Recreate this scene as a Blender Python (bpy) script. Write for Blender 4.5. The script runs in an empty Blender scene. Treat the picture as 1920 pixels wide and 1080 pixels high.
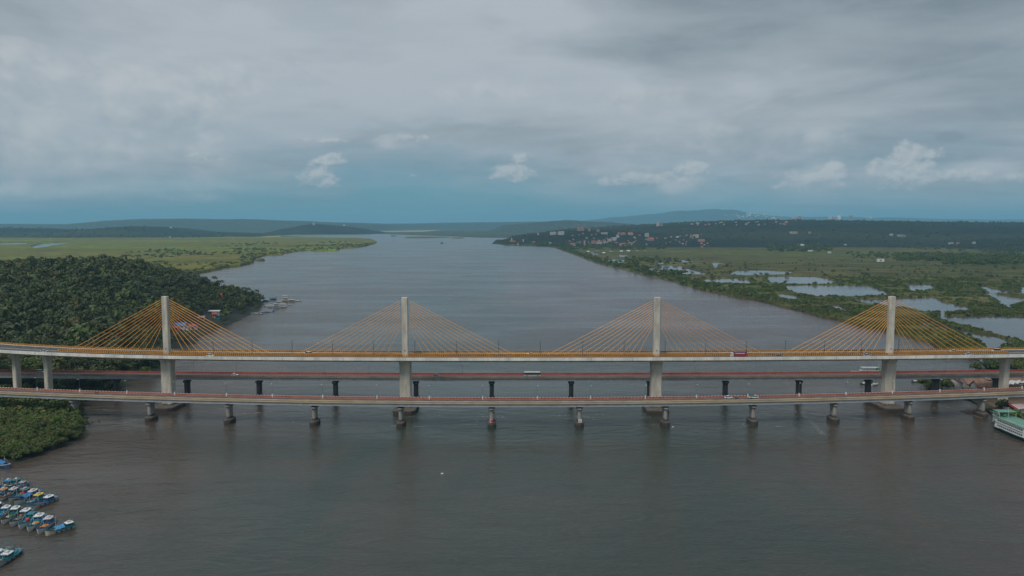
import bpy, math, random
import numpy as np
R = math.radians
C = bpy.context.scene.collection
S = bpy.context.scene

# ------------------------------------------------------------------ camera
CAM_H, PITCH, FPX = 112.0, R(4.98), 1400.0
cd = bpy.data.cameras.new('camera'); cd.sensor_width = 36.0; cd.lens = 36.0 * FPX / 1920.0
cd.clip_start = 1.0; cd.clip_end = 150000.0
cam = bpy.data.objects.new('camera', cd); C.objects.link(cam)
cam.location = (0, 0, CAM_H); cam.rotation_euler = (R(90) - PITCH, 0, 0)
S.camera = cam

# ------------------------------------------------------------------ sun, exposure
SUN_EL, SUN_AZ = R(52), math.atan2(-0.55, -0.8)
sd = bpy.data.lights.new('sun', 'SUN'); sd.energy = 1.5; sd.angle = R(16); sd.color = (1.0, 0.95, 0.87)
sun = bpy.data.objects.new('sun', sd); C.objects.link(sun)
sun.rotation_euler = (R(90) - SUN_EL, 0, math.pi - SUN_AZ)
S.view_settings.view_transform = 'Standard'; S.view_settings.look = 'None'
S.view_settings.gamma = 1.0; S.view_settings.exposure = 0.0
S.view_settings.use_curve_mapping = False
S.cycles.max_bounces = 6; S.cycles.volume_bounces = 1; S.cycles.transparent_max_bounces = 8
S.cycles.diffuse_bounces = 3; S.cycles.glossy_bounces = 3

# ------------------------------------------------------------------ node helpers
class NT:
    def __init__(s, tree): s.t = tree; s.n = tree.nodes; s.l = tree.links
    def new(s, kind, **kw):
        n = s.n.new(kind)
        for k, v in kw.items(): setattr(n, k, v)
        return n
    def put(s, sock, v):
        if hasattr(v, 'bl_idname') or isinstance(v, bpy.types.NodeSocket): s.l.new(v, sock)
        else: sock.default_value = v
    def m(s, op, a, b=0.0, c=None, clamp=False):
        n = s.new('ShaderNodeMath', operation=op); n.use_clamp = clamp
        s.put(n.inputs[0], a); s.put(n.inputs[1], b)
        if c is not None: s.put(n.inputs[2], c)
        return n.outputs[0]
    def noise(s, vec, scale, detail=4.0, rough=0.55, dist=0.0):
        n = s.new('ShaderNodeTexNoise'); n.noise_dimensions = '3D'
        if vec is not None: s.l.new(vec, n.inputs['Vector'])
        n.inputs['Scale'].default_value = scale; n.inputs['Detail'].default_value = detail
        n.inputs['Roughness'].default_value = rough; n.inputs['Distortion'].default_value = dist
        return n.outputs['Fac']
    def smooth(s, v, a, b, lo=0.0, hi=1.0):
        n = s.new('ShaderNodeMapRange', interpolation_type='SMOOTHSTEP')
        s.put(n.inputs[0], v); n.inputs[1].default_value = a; n.inputs[2].default_value = b
        n.inputs[3].default_value = lo; n.inputs[4].default_value = hi
        return n.outputs[0]
    def mix(s, fac, a, b, mode='MIX'):
        n = s.new('ShaderNodeMix', data_type='RGBA', blend_type=mode)
        s.put(n.inputs['Factor'], fac)
        s.put(n.inputs[6], (*a, 1) if isinstance(a, tuple) and len(a) == 3 else a)
        s.put(n.inputs[7], (*b, 1) if isinstance(b, tuple) and len(b) == 3 else b)
        return n.outputs[2]
    def scalevec(s, vec, sc):
        n = s.new('ShaderNodeVectorMath', operation='MULTIPLY'); s.l.new(vec, n.inputs[0]); n.inputs[1].default_value = sc
        return n.outputs[0]
    def comb(s, x, y, z=0.0):
        n = s.new('ShaderNodeCombineXYZ'); s.put(n.inputs[0], x); s.put(n.inputs[1], y); s.put(n.inputs[2], z)
        return n.outputs[0]

# ------------------------------------------------------------------ sky (world)
w = bpy.data.worlds.new('World'); S.world = w; w.use_nodes = True
N = NT(w.node_tree); w.node_tree.nodes.clear()
STR = 0.1
CUMULI = [(-0.252, 0.054, .026, .020, 1.0), (-0.240, 0.080, .024, .012, 0.8), (-0.236, 0.104, .040, .006, 0.55), (-0.385, 0.078, .035, .008, 0.6),
          (0.004, 0.064, .034, .018, 0.95), (0.010, 0.084, .015, .012, 0.85), (-0.135, 0.108, .045, .010, 0.62), (-0.130, 0.062, .012, .004, .45),
          (0.375, 0.046, .040, .018, 0.95), (0.402, 0.058, .018, .020, 0.9), (0.475, 0.052, .040, .030, 0.95), (0.49, 0.080, .030, .016, 0.8), (0.535, 0.052, .04, .014, 0.8),
          (0.19, 0.056, .06, .016, 0.75), (0.235, 0.066, .035, .018, 0.7), (0.14, 0.052, .05, .010, 0.6), (0.60, 0.05, .05, .012, 0.6)]
MASSES = [(-0.43, 0.140, .11, .060, 0.95), (-0.37, 0.165, .05, .030, 0.9), (-0.60, 0.130, .09, .062, 1.0), (-0.50, 0.085, .18, .034, 0.8), (-0.56, 0.035, .2, .014, 0.6), (-0.40, 0.030, .1, .010, 0.5), (0.27, 0.100, .14, .030, 0.75), (0.20, 0.058, .10, .022, 0.7), (0.45, 0.062, .15, .022, 0.7), (0.12, 0.16, .12, .03, 0.5), (-0.06, 0.17, .1, .02, 0.5), (-0.15, .105, .06, .016, .6)]
sky = N.new('ShaderNodeTexSky', sky_type='NISHITA'); sky.sun_disc = False
sky.sun_elevation = SUN_EL; sky.sun_rotation = SUN_AZ
sky.air_density = 1.0; sky.dust_density = 0.6; sky.ozone_density = 3.0
tc = N.new('ShaderNodeTexCoord').outputs['Generated']
sep = N.new('ShaderNodeSeparateXYZ'); N.l.new(tc, sep.inputs[0])
dx, dy, dz = sep.outputs
az = N.m('ARCTAN2', dx, dy); el = N.m('ARCSINE', dz)
elp = N.m('MAXIMUM', el, 0.0)
den = N.m('ADD', elp, 0.11)
strat = N.comb(N.m('DIVIDE', dx, den), N.m('DIVIDE', dy, den), 0.37)
warp = N.noise(strat, 0.55, 3.0, 0.5)
strat2 = N.comb(N.m('ADD', N.m('DIVIDE', dx, den), N.m('MULTIPLY', warp, 1.5)), N.m('DIVIDE', dy, den), 1.9)
n1 = N.noise(strat2, 0.44, 8.0, 0.55, 0.2)
n2 = N.noise(strat2, 1.25, 7.0, 0.56, 0.25)
ang = N.comb(N.m('MULTIPLY', az, 1.0), N.m('MULTIPLY', el, 2.1), 0.2)
n3 = N.noise(ang, 9.0, 8.0, 0.58, 0.25)
nbig = N.noise(ang, 2.6, 3.0, 0.5)
# stratus brightness
b = N.m('ADD', N.m('MULTIPLY', N.m('SUBTRACT', n1, 0.5), 2.3), N.m('MULTIPLY', N.m('SUBTRACT', n2, 0.5), 1.45))
b = N.m('ADD', b, N.m('MULTIPLY', N.m('SUBTRACT', nbig, 0.5), 0.5))
b = N.m('ADD', b, 0.67)
# the deck is thicker (darker) to the east side, high up
g = N.m('MULTIPLY', N.smooth(az, 0.0, 0.22), N.smooth(el, 0.11, 0.23))
b = N.m('SUBTRACT', b, N.m('MULTIPLY', g, 0.36))
def blob(a0, e0, wa, we):
    u = N.m('DIVIDE', N.m('SUBTRACT', az, a0), wa); v = N.m('DIVIDE', N.m('SUBTRACT', el, e0), we)
    q = N.m('ADD', N.m('MULTIPLY', u, u), N.m('MULTIPLY', v, v))
    return N.m('POWER', 2.71828, N.m('MULTIPLY', q, -1.0))
for (a0, e0, wa, we, k) in [(0.21, 0.285, .10, .030, -0.32), (0.11, 0.222, .13, .022, -0.34), (0.20, 0.155, .12, .014, -0.13),
                            (0.05, 0.20, .09, .03, 0.18), (-0.35, 0.22, .15, .03, -0.07), (-0.58, 0.15, .12, .035, 0.16), (-0.40, 0.16, .09, .03, 0.14), (0.52, 0.27, .12, .03, -0.14),
                            (0.42, 0.19, .2, .018, -0.12), (0.5, 0.125, .2, .02, 0.10)]:
    b = N.m('ADD', b, N.m('MULTIPLY', blob(a0, e0, wa, we), k))
b = N.m('MULTIPLY', b, 1.0, clamp=True)
cdark = tuple(v / STR for v in (0.160, 0.210, 0.250)); cbright = tuple(v / STR for v in (0.440, 0.485, 0.530))
cloud = N.mix(b, cdark, cbright)
# clear teal air low over the horizon, closing up with height
teal = N.mix(1.0, sky.outputs[0], (0.50, 0.86, 0.93), 'MULTIPLY')
teal = N.mix(0.70, teal, tuple(v / STR for v in (0.105, 0.235, 0.330)))
open_c = N.m('MULTIPLY', blob(-0.10, 0.045, 0.20, 0.075), 0.062)
cov_in = N.m('SUBTRACT', N.m('ADD', el, N.m('MULTIPLY', N.m('SUBTRACT', n3, 0.5), 0.125)), open_c)
cov = N.smooth(cov_in, -0.030, 0.085)
col = N.mix(cov, teal, cloud)
gap = N.m('MULTIPLY', N.smooth(N.noise(N.comb(N.m('MULTIPLY', az, .8), N.m('MULTIPLY', el, 3.0), 7.7), 4.2, 6.0, 0.55, 0.4), 0.46, 0.70), N.smooth(el, 0.24, 0.06))
col = N.mix(N.m('MULTIPLY', gap, 0.55), col, tuple(v / STR for v in (0.235, 0.335, 0.405)))
# veils and heaped clouds standing in the gap
veil = N.m('MULTIPLY', N.smooth(N.noise(N.comb(az, N.m('MULTIPLY', el, 5.0), 3.1), 5.0, 6.0, 0.55), 0.42, 0.72), N.smooth(el, 0.015, 0.05))
col = N.mix(N.m('MULTIPLY', veil, 0.40), col, tuple(v / STR for v in (0.36, 0.42, 0.46)))
ncu = N.noise(ang, 26.0, 8.0, 0.60, 0.1)
def billow(da, de, sc, z):
    v = N.new('ShaderNodeTexVoronoi', voronoi_dimensions='3D', feature='F1')
    wob = N.m('MULTIPLY', N.m('SUBTRACT', n3, 0.5), 0.05)
    N.l.new(N.comb(N.m('ADD', N.m('ADD', az, da), wob), N.m('MULTIPLY', N.m('ADD', el, de), 1.3), z), v.inputs['Vector'])
    v.inputs['Scale'].default_value = sc; v.inputs['Detail'].default_value = 3.0; v.inputs['Roughness'].default_value = 0.55; v.inputs['Lacunarity'].default_value = 2.15; v.normalize = True
    return N.m('SUBTRACT', 1.0, v.outputs['Distance'])
bl0 = billow(0.0, 0.0, 30.0, 0.7); bl1 = billow(-0.0035, 0.006, 30.0, 0.7)
cum = None; hgt = None
for (a0, e0, wa, we, k) in CUMULI:
    u = N.m('DIVIDE', N.m('SUBTRACT', az, a0), wa); v = N.m('DIVIDE', N.m('SUBTRACT', el, e0), we)
    vv = N.m('MULTIPLY', v, N.m('ADD', 1.0, N.m('MULTIPLY', N.m('LESS_THAN', v, 0.0), 0.9)))
    q = N.m('MULTIPLY', N.m('POWER', 2.71828, N.m('MULTIPLY', N.m('ADD', N.m('MULTIPLY', u, u), N.m('MULTIPLY', vv, vv)), -1.0)), k)
    hh = N.m('MULTIPLY', q, v)
    cum = q if cum is None else N.m('MAXIMUM', cum, q); hgt = hh if hgt is None else N.m('ADD', hgt, hh)
dens = N.m('ADD', cum, N.m('ADD', N.m('MULTIPLY', N.m('SUBTRACT', bl0, 0.66), 1.5), N.m('MULTIPLY', N.m('SUBTRACT', ncu, 0.5), 0.55)))
cumf = N.m('MULTIPLY', N.smooth(dens, 0.34, 0.66), N.smooth(cum, 0.05, 0.25))
relief_ = N.m('ADD', N.m('MULTIPLY', N.m('SUBTRACT', bl0, bl1), 2.6), N.m('MULTIPLY', hgt, 0.55))
bl2 = billow(0.0, 0.0, 9.0, 2.2); bl3 = billow(-0.009, 0.013, 9.0, 2.2)
soft = None
for (a0, e0, wa, we, k) in MASSES:
    q = N.m('MULTIPLY', blob(a0, e0, wa, we), k); soft = q if soft is None else N.m('MAXIMUM', soft, q)
sd_ = N.m('ADD', soft, N.m('ADD', N.m('MULTIPLY', N.m('SUBTRACT', bl2, 0.66), 1.3), N.m('MULTIPLY', N.m('SUBTRACT', n3, 0.5), 0.9)))
softf = N.m('MULTIPLY', N.smooth(sd_, 0.30, 0.80), N.smooth(soft, 0.03, 0.3))
sshade = N.smooth(N.m('ADD', N.m('MULTIPLY', N.m('SUBTRACT', bl2, bl3), 2.2), N.m('MULTIPLY', N.m('SUBTRACT', n3, 0.5), 0.9)), -0.30, 0.30)
col = N.mix(N.m('MULTIPLY', softf, 0.66), col, N.mix(sshade, tuple(v / STR for v in (0.36, 0.42, 0.465)), tuple(v / STR for v in (0.535, 0.560, 0.580))))
cshade = N.smooth(N.m('ADD', relief_, N.m('MULTIPLY', N.m('SUBTRACT', ncu, 0.5), 0.5)), -0.30, 0.38)
ccol = N.mix(cshade, tuple(v / STR for v in (0.325, 0.390, 0.435)), tuple(v / STR for v in (0.545, 0.560, 0.570)))
col = N.mix(N.m('MULTIPLY', cumf, 0.72), col, ccol)
# one small dark scud
scud = N.smooth(N.m('ADD', blob(0.525, 0.098, .022, .009), N.m('MULTIPLY', N.m('SUBTRACT', ncu, 0.5), 0.9)), 0.4, 0.8)
col = N.mix(N.m('MULTIPLY', scud, 0.6), col, tuple(v / STR for v in (0.22, 0.28, 0.33)))
# an overcast sky is brightest overhead
zen = N.smooth(el, 0.30, 1.2, 1.0, 2.1)
col = N.mix(1.0, col, N.comb(zen, zen, zen), 'MULTIPLY')
bg = N.new('ShaderNodeBackground'); N.l.new(col, bg.inputs[0]); bg.inputs[1].default_value = STR
N.l.new(bg.outputs[0], N.new('ShaderNodeOutputWorld').inputs[0])

# ------------------------------------------------------------------ projection helpers
cp, sp = math.cos(PITCH), math.sin(PITCH)
def W(x, y, z=0.0):
    "point on the level plane z seen at photograph position x, y"
    a = (x - 960.0) / FPX; c = (y - 540.0) / FPX
    ry = cp - c * sp; rz = -sp - c * cp
    t = (z - CAM_H) / rz
    return (a * t, ry * t, z)
def WY(x, y, Y):
    "point at distance Y seen at photograph position x, y"
    a = (x - 960.0) / FPX; c = (y - 540.0) / FPX
    t = Y / (cp - c * sp)
    return (a * t, Y, CAM_H + t * (-sp - c * cp))
def PX(X, Y, Z):
    d = Y * cp - (Z - CAM_H) * sp; v = Y * sp + (Z - CAM_H) * cp
    return 960 + FPX * X / d, 540 - FPX * v / d
def poly_w(pts, z=0.0): return [W(x, y, z)[:2] for x, y in pts]
def inside(px, py, poly):
    c = np.zeros(np.shape(px), bool); n = len(poly)
    for i in range(n):
        x0, y0 = poly[i]; x1, y1 = poly[(i + 1) % n]
        if y0 == y1: continue
        k = (y0 > py) != (y1 > py)
        c ^= k & (px < (x1 - x0) * (py - y0) / (y1 - y0) + x0)
    return c
def edge_dist(px, py, poly):
    d = np.full(np.shape(px), 1e9)
    for i in range(len(poly)):
        ax, ay = poly[i]; bx, by = poly[(i + 1) % len(poly)]
        L = (bx - ax) ** 2 + (by - ay) ** 2 + 1e-9
        t = np.clip(((px - ax) * (bx - ax) + (py - ay) * (by - ay)) / L, 0, 1)
        d = np.minimum(d, np.hypot(px - ax - t * (bx - ax), py - ay - t * (by - ay)))
    return d
def _h(ix, iy, seed):
    v = np.sin(ix * 127.1 + iy * 311.7 + seed * 74.7) * 43758.5453
    return v - np.floor(v)
def vnoise(x, y, seed=0):
    ix, iy = np.floor(x), np.floor(y); fx, fy = x - ix, y - iy
    fx = fx * fx * (3 - 2 * fx); fy = fy * fy * (3 - 2 * fy)
    a = _h(ix, iy, seed) * (1 - fx) + _h(ix + 1, iy, seed) * fx
    b_ = _h(ix, iy + 1, seed) * (1 - fx) + _h(ix + 1, iy + 1, seed) * fx
    return a * (1 - fy) + b_ * fy
def fbm(x, y, seed=0, n=4):
    s, a, t = 0, 1.0, 0
    for i in range(n):
        s = s + a * vnoise(x * 2 ** i, y * 2 ** i, seed + i); t += a; a *= 0.5
    return s / t
def cellbump(x, y, seed=0):
    "rounded crowns: 1 at crown centres falling to 0 between them"
    ix, iy = np.floor(x), np.floor(y); best = np.full(np.shape(x), 9.0)
    for i in (-1, 0, 1):
        for j in (-1, 0, 1):
            cx = ix + i + 0.15 + 0.7 * _h(ix + i, iy + j, seed); cy = iy + j + 0.15 + 0.7 * _h(ix + i, iy + j, seed + 5)
            k = 0.7 + 0.6 * _h(ix + i, iy + j, seed + 9)
            best = np.minimum(best, ((x - cx) ** 2 + (y - cy) ** 2) / k)
    return np.sqrt(np.clip(1 - best, 0, 1))

# ------------------------------------------------------------------ materials
def principled(name):
    m = bpy.data.materials.new(name); m.use_nodes = True
    n = NT(m.node_tree); p = m.node_tree.nodes['Principled BSDF']
    return m, n, p
def M(name, col, rough=0.75, var=0.18, scale=0.8, metal=0.0, streak=False, col2=None, bump=0.0, joints=0.0, tide=0.0):
    m, n, p = principled(name)
    tcs = n.new('ShaderNodeTexCoord').outputs['Object']
    v = n.scalevec(tcs, (1, 1, 0.25)) if streak else tcs
    f = n.noise(v, scale, 5.0, 0.6)
    f = n.smooth(f, 0.3, 0.7)
    lo = col2 if col2 else tuple(c * (1 - var) for c in col); hi = tuple(min(1, c * (1 + var * 0.6)) for c in col)
    c = n.mix(f, lo, hi)
    if streak:   # rain streaks down the faces
        g = n.smooth(n.noise(n.scalevec(tcs, (1, 1, 0.05)), 1.6, 5.0, 0.65), 0.50, 0.78)
        c = n.mix(n.m('MULTIPLY', g, 0.42), c, tuple(q * .45 for q in col))
    if tide:     # dark weathering up to the tide line
        sz = n.new('ShaderNodeSeparateXYZ'); n.l.new(n.new('ShaderNodeTexCoord').outputs['Object'], sz.inputs[0])
        lv = n.m('ADD', sz.outputs[2], n.m('MULTIPLY', n.noise(n.scalevec(tcs, (1, 1, 0.1)), 0.9, 4.0), -2.0))
        c = n.mix(n.smooth(lv, tide + .3, tide - .7, 0.0, 0.85), c, (0.045, 0.036, 0.028))
    if joints:   # casting joints
        sx = n.new('ShaderNodeSeparateXYZ'); n.l.new(tcs, sx.inputs[0])
        c = n.mix(n.m('MULTIPLY', n.m('LESS_THAN', n.m('FRACT', n.m('DIVIDE', sx.outputs[2], joints)), 0.045), 0.35), c, tuple(q * .5 for q in col))
    n.l.new(c, p.inputs['Base Color'])
    p.inputs['Roughness'].default_value = rough; p.inputs['Metallic'].default_value = metal
    if bump:
        bn = n.new('ShaderNodeBump'); bn.inputs['Strength'].default_value = bump; bn.inputs['Distance'].default_value = 0.3
        n.l.new(n.noise(tcs, scale * 3, 4.0), bn.inputs['Height']); n.l.new(bn.outputs[0], p.inputs['Normal'])
    return m
def striped(name, c1, c2, pitch, frac):
    m, n, p = principled(name)
    sx = n.new('ShaderNodeSeparateXYZ'); n.l.new(n.new('ShaderNodeTexCoord').outputs['Object'], sx.inputs[0])
    f = n.m('FRACT', n.m('DIVIDE', sx.outputs[0], pitch))
    n.l.new(n.mix(n.m('LESS_THAN', f, frac), c1, c2), p.inputs['Base Color']); p.inputs['Roughness'].default_value = 0.7
    return m
def foliage(name, c1, c2, scale=0.25, attr=True):
    m, n, p = principled(name)
    r = n.new('ShaderNodeObjectInfo').outputs['Random']
    if attr:
        at = n.new('ShaderNodeAttribute'); at.attribute_name = 'rnd'
        r = n.m('FRACT', n.m('ADD', r, at.outputs['Fac']))
    pos = n.new('ShaderNodeNewGeometry').outputs['Position']
    f = n.smooth(n.noise(pos, scale, 4.0, 0.6), 0.3, 0.72)
    k = n.m('ADD', n.m('MULTIPLY', r, 0.65), n.m('MULTIPLY', f, 0.35))
    big = n.smooth(n.noise(pos, 0.012, 3.0, 0.5), 0.35, 0.65)
    k = n.m('MULTIPLY', n.m('ADD', k, n.m('MULTIPLY', big, 0.5)), 0.67, clamp=True)
    c = n.mix(k, c1, c2)
    r2 = n.m('FRACT', n.m('MULTIPLY', r, 7.31))
    c = n.mix(n.m('MULTIPLY', n.smooth(r2, 0.55, 1.0), 0.75), c, tuple((c1[0] * .8 + c2[0] * .75, c1[1] * .45 + c2[1] * .55, c1[2] + .004)))   # some kinds are browner
    r3 = n.m('FRACT', n.m('MULTIPLY', r, 13.7))
    c = n.mix(n.m('MULTIPLY', n.smooth(r3, 0.72, 1.0), 0.7), c, tuple((c2[0] * 1.15, c2[1] * 1.35, c2[2] * 1.0)))
    n.l.new(c, p.inputs['Base Color'])
    p.inputs['Roughness'].default_value = 0.65; p.inputs['Specular IOR Level'].default_value = 0.25
    return m
MT = {}
MT['conc'] = M('concrete', (0.62, 0.56, 0.46), 0.85, 0.28, 0.30, streak=True, joints=4.0, tide=2.6)
MT['conc_dk'] = M('stained_concrete', (0.215, 0.195, 0.175), 0.9, 0.35, 0.5, streak=True)
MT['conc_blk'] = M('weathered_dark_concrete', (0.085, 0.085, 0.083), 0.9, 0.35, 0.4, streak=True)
MT['conc_bl'] = M('pale_grey_concrete', (0.42, 0.44, 0.45), 0.85, 0.18, 0.25, streak=True)
MT['fascia'] = M('pale_parapet_concrete', (0.80, 0.76, 0.68), 0.85, 0.25, 0.12, streak=True)
MT['brown'] = M('brown_parapet_paint', (0.36, 0.265, 0.215), 0.85, 0.25, 0.15)
MT['cream'] = M('cream_paint', (0.60, 0.47, 0.28), 0.7, 0.22, 0.12)
MT['asph'] = M('asphalt', (0.062, 0.060, 0.060), 0.9, 0.25, 0.3)
MT['line'] = M('road_paint', (0.65, 0.65, 0.62), 0.7, 0.2, 0.8)
MT['cap'] = M('pile_cap_concrete', (0.125, 0.102, 0.084), 0.9, 0.35, 0.4, tide=0.9)
MT['conc_md'] = M('grey_pier_concrete', (0.34, 0.315, 0.285), 0.9, 0.3, 0.5, streak=True, tide=3.0)
MT['lowroad'] = M('dusty_asphalt', (0.125, 0.080, 0.066), 0.9, 0.25, 0.3)
MT['yel'] = M('amber_railing_paint', (0.70, 0.31, 0.04), 0.55, 0.18, 0.15)
MT['cable'] = M('amber_cable_sheath', (0.88, 0.38, 0.045), 0.5, 0.1, 0.2)
MT['pipe'] = M('grey_guide_pipe', (0.33, 0.32, 0.30), 0.5, 0.1, 0.5)
MT['red'] = M('red_railing_paint', (0.36, 0.075, 0.055), 0.7, 0.25, 0.15)
MT['redor'] = M('brick_red_railing_paint', (0.40, 0.105, 0.062), 0.7, 0.25, 0.15)
MT['white'] = M('white_paint', (0.74, 0.74, 0.72), 0.5, 0.12, 0.6)
MT['dirtywhite'] = M('weathered_white_paint', (0.55, 0.54, 0.51), 0.6, 0.25, 0.6)
MT['steel'] = M('galvanised_steel', (0.20, 0.21, 0.22), 0.45, 0.15, 1.0, metal=0.5)
MT['dark'] = M('dark_steel', (0.035, 0.037, 0.04), 0.6, 0.2, 1.0)
MT['glass'] = M('dark_window_glass', (0.018, 0.022, 0.028), 0.12, 0.2, 0.8)
MT['tyre'] = M('tyre_rubber', (0.02, 0.02, 0.02), 0.85, 0.2, 2.0)
MT['blue'] = M('blue_boat_paint', (0.03, 0.13, 0.30), 0.5, 0.25, 0.7)
MT['teal'] = M('teal_boat_paint', (0.025, 0.20, 0.24), 0.5, 0.25, 0.7)
MT['sky'] = M('bright_blue_paint', (0.04, 0.26, 0.48), 0.5, 0.2, 0.7)
MT['tarp'] = M('blue_tarpaulin', (0.012, 0.16, 0.42), 0.45, 0.2, 0.9)
MT['yellow'] = M('yellow_canvas', (0.78, 0.50, 0.02), 0.6, 0.12, 0.8)
MT['orange'] = M('orange_canvas', (0.65, 0.25, 0.03), 0.6, 0.15, 0.8)
MT['pink'] = M('pinkish_white_canvas', (0.62, 0.52, 0.53), 0.6, 0.12, 0.8)
MT['buoyred'] = M('red_buoy_plastic', (0.55, 0.05, 0.04), 0.5, 0.15, 1.0)
MT['green'] = M('green_net', (0.03, 0.17, 0.08), 0.9, 0.3, 1.5)
MT['wood'] = M('boat_deck_wood', (0.12, 0.085, 0.06), 0.85, 0.3, 0.8)
MT['groof'] = M('green_roof_sheet', (0.13, 0.27, 0.20), 0.6, 0.2, 0.25)
MT['dteal'] = M('dark_teal_hull', (0.006, 0.085, 0.095), 0.5, 0.2, 0.3)
MT['tile'] = M('red_roof_tiles', (0.30, 0.09, 0.055), 0.85, 0.3, 0.6)
MT['dtile'] = M('dark_maroon_roof', (0.115, 0.035, 0.035), 0.8, 0.3, 0.5)
MT['btile'] = M('brown_roof_tiles', (0.24, 0.13, 0.085), 0.88, 0.35, 0.35)
MT['pinkroof'] = M('magenta_roof_sheet', (0.38, 0.085, 0.115), 0.6, 0.2, 0.5)
MT['greyroof'] = M('grey_roof_sheet', (0.28, 0.28, 0.29), 0.7, 0.25, 0.4)
MT['blueroof'] = M('blue_roof_sheet', (0.02, 0.12, 0.36), 0.5, 0.2, 0.4)
MT['cwall'] = M('cream_wall', (0.52, 0.45, 0.36), 0.85, 0.15, 0.4)
MT['wwall'] = M('white_wall', (0.52, 0.50, 0.47), 0.85, 0.12, 0.4)
MT['pwall'] = M('salmon_wall', (0.40, 0.26, 0.21), 0.85, 0.15, 0.4)
MT['gwall'] = M('grey_wall', (0.33, 0.33, 0.33), 0.85, 0.15, 0.4)
MT['owall'] = M('orange_wall', (0.55, 0.22, 0.08), 0.85, 0.15, 0.4)
MT['truckred'] = M('red_container_paint', (0.33, 0.035, 0.045), 0.45, 0.12, 0.3)
MT['truckblue'] = M('blue_container_paint', (0.05, 0.09, 0.22), 0.45, 0.12, 0.3)
MT['grey'] = M('grey_car_paint', (0.16, 0.17, 0.19), 0.3, 0.08, 0.5)
MT['silver'] = M('silver_car_paint', (0.45, 0.47, 0.50), 0.3, 0.06, 0.5)
MT['bluewhite'] = M('pale_blue_car_paint', (0.42, 0.46, 0.62), 0.3, 0.06, 0.5)
MT['black'] = M('black_paint', (0.02, 0.02, 0.022), 0.4, 0.1, 0.5)
MT['signred'] = M('red_sign_paint', (0.50, 0.015, 0.035), 0.5, 0.06, 0.5)
MT['wstripe'] = striped('white_and_red_coping', (0.40, 0.105, 0.062), (0.74, 0.72, 0.68), 1.9, 0.5)
MT['cstripe'] = striped('pale_and_brown_coping', (0.25, 0.175, 0.14), (0.55, 0.52, 0.46), 2.2, 0.42)
MT['skin'] = M('skin', (0.22, 0.12, 0.08), 0.6, 0.05, 2.0)
MT['bark'] = M('bark', (0.07, 0.055, 0.04), 0.9, 0.3, 1.5)
MT['mud'] = M('mud', (0.080, 0.052, 0.036), 0.75, 0.3, 0.15)
MT['earth'] = M('red_earth', (0.17, 0.10, 0.065), 0.95, 0.35, 0.08, col2=(0.07, 0.065, 0.035))
MT['sand'] = M('wet_sand', (0.095, 0.060, 0.038), 0.7, 0.25, 0.2)
MT['stone'] = M('embankment_stone', (0.10, 0.085, 0.075), 0.95, 0.4, 0.6, bump=0.8)
MT['leaf_near'] = foliage('mangrove_leaves', (0.058, 0.062, 0.020), (0.105, 0.150, 0.030))
MT['leaf_forest'] = foliage('forest_leaves', (0.030, 0.040, 0.016), (0.088, 0.108, 0.034))
MT['leaf_bank'] = foliage('bank_mangrove_leaves', (0.036, 0.052, 0.014), (0.088, 0.122, 0.024))
MT['leaf_palm'] = foliage('palm_fronds', (0.022, 0.036, 0.018), (0.048, 0.068, 0.028))
def canopy_mat(name, cols, green, sc=0.0022, bscale=0.35):
    m, n, p = principled(name)
    pos = n.new('ShaderNodeNewGeometry').outputs['Position']
    band = n.scalevec(pos, (0.35, 1.0, 0.0))
    f = n.smooth(n.noise(band, sc, 5.0, 0.6, 0.4), 0.32, 0.68)
    c = n.mix(f, cols[0], cols[1])
    f2 = n.smooth(n.noise(n.scalevec(pos, (0.3, 1, 0)), sc * 0.55, 3.0, 0.5), 0.48, 0.64)
    c = n.mix(n.m('MULTIPLY', f2, 0.75), c, green)
    f3 = n.smooth(n.noise(n.scalevec(pos, (0.6, 1, 0)), 0.020, 6.0, 0.68), 0.3, 0.7, 0.48, 1.40)
    c = n.mix(1.0, c, n.comb(f3, f3, f3), 'MULTIPLY')
    f4 = n.smooth(n.noise(pos, bscale, 2.0, 0.6), 0.3, 0.7, 0.65, 1.3)
    c = n.mix(1.0, c, n.comb(f4, f4, f4), 'MULTIPLY')
    n.l.new(c, p.inputs['Base Color']); p.inputs['Roughness'].default_value = 0.85; p.inputs['Specular IOR Level'].default_value = 0.15
    bn = n.new('ShaderNodeBump'); bn.inputs['Strength'].default_value = 0.9; bn.inputs['Distance'].default_value = 2.5
    n.l.new(n.noise(pos, 0.16, 4.0, 0.6), bn.inputs['Height']); n.l.new(bn.outputs[0], p.inputs['Normal'])
    return m
MT['canopyL'] = canopy_mat('marsh_mangrove', ((0.110, 0.098, 0.016), (0.165, 0.150, 0.022)), (0.160, 0.230, 0.016))
MT['canopyR'] = canopy_mat('pond_mangrove', ((0.066, 0.066, 0.016), (0.115, 0.100, 0.030)), (0.088, 0.110, 0.018), 0.004)
MT['plain'] = canopy_mat('plain', ((0.050, 0.056, 0.026), (0.080, 0.080, 0.036)), (0.030, 0.042, 0.016), 0.0006, 0.05)
MT['field'] = M('dry_field', (0.33, 0.27, 0.10), 0.95, 0.35, 0.004)
MT['ricefield'] = M('rice_field', (0.150, 0.150, 0.045), 0.95, 0.35, 0.01)
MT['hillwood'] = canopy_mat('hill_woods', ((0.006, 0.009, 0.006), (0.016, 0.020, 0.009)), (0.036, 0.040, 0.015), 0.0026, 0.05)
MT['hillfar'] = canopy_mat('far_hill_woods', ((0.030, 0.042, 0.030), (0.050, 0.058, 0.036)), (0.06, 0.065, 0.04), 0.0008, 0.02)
MT['soil'] = M('forest_floor', (0.022, 0.024, 0.013), 0.95, 0.3, 0.1)

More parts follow.
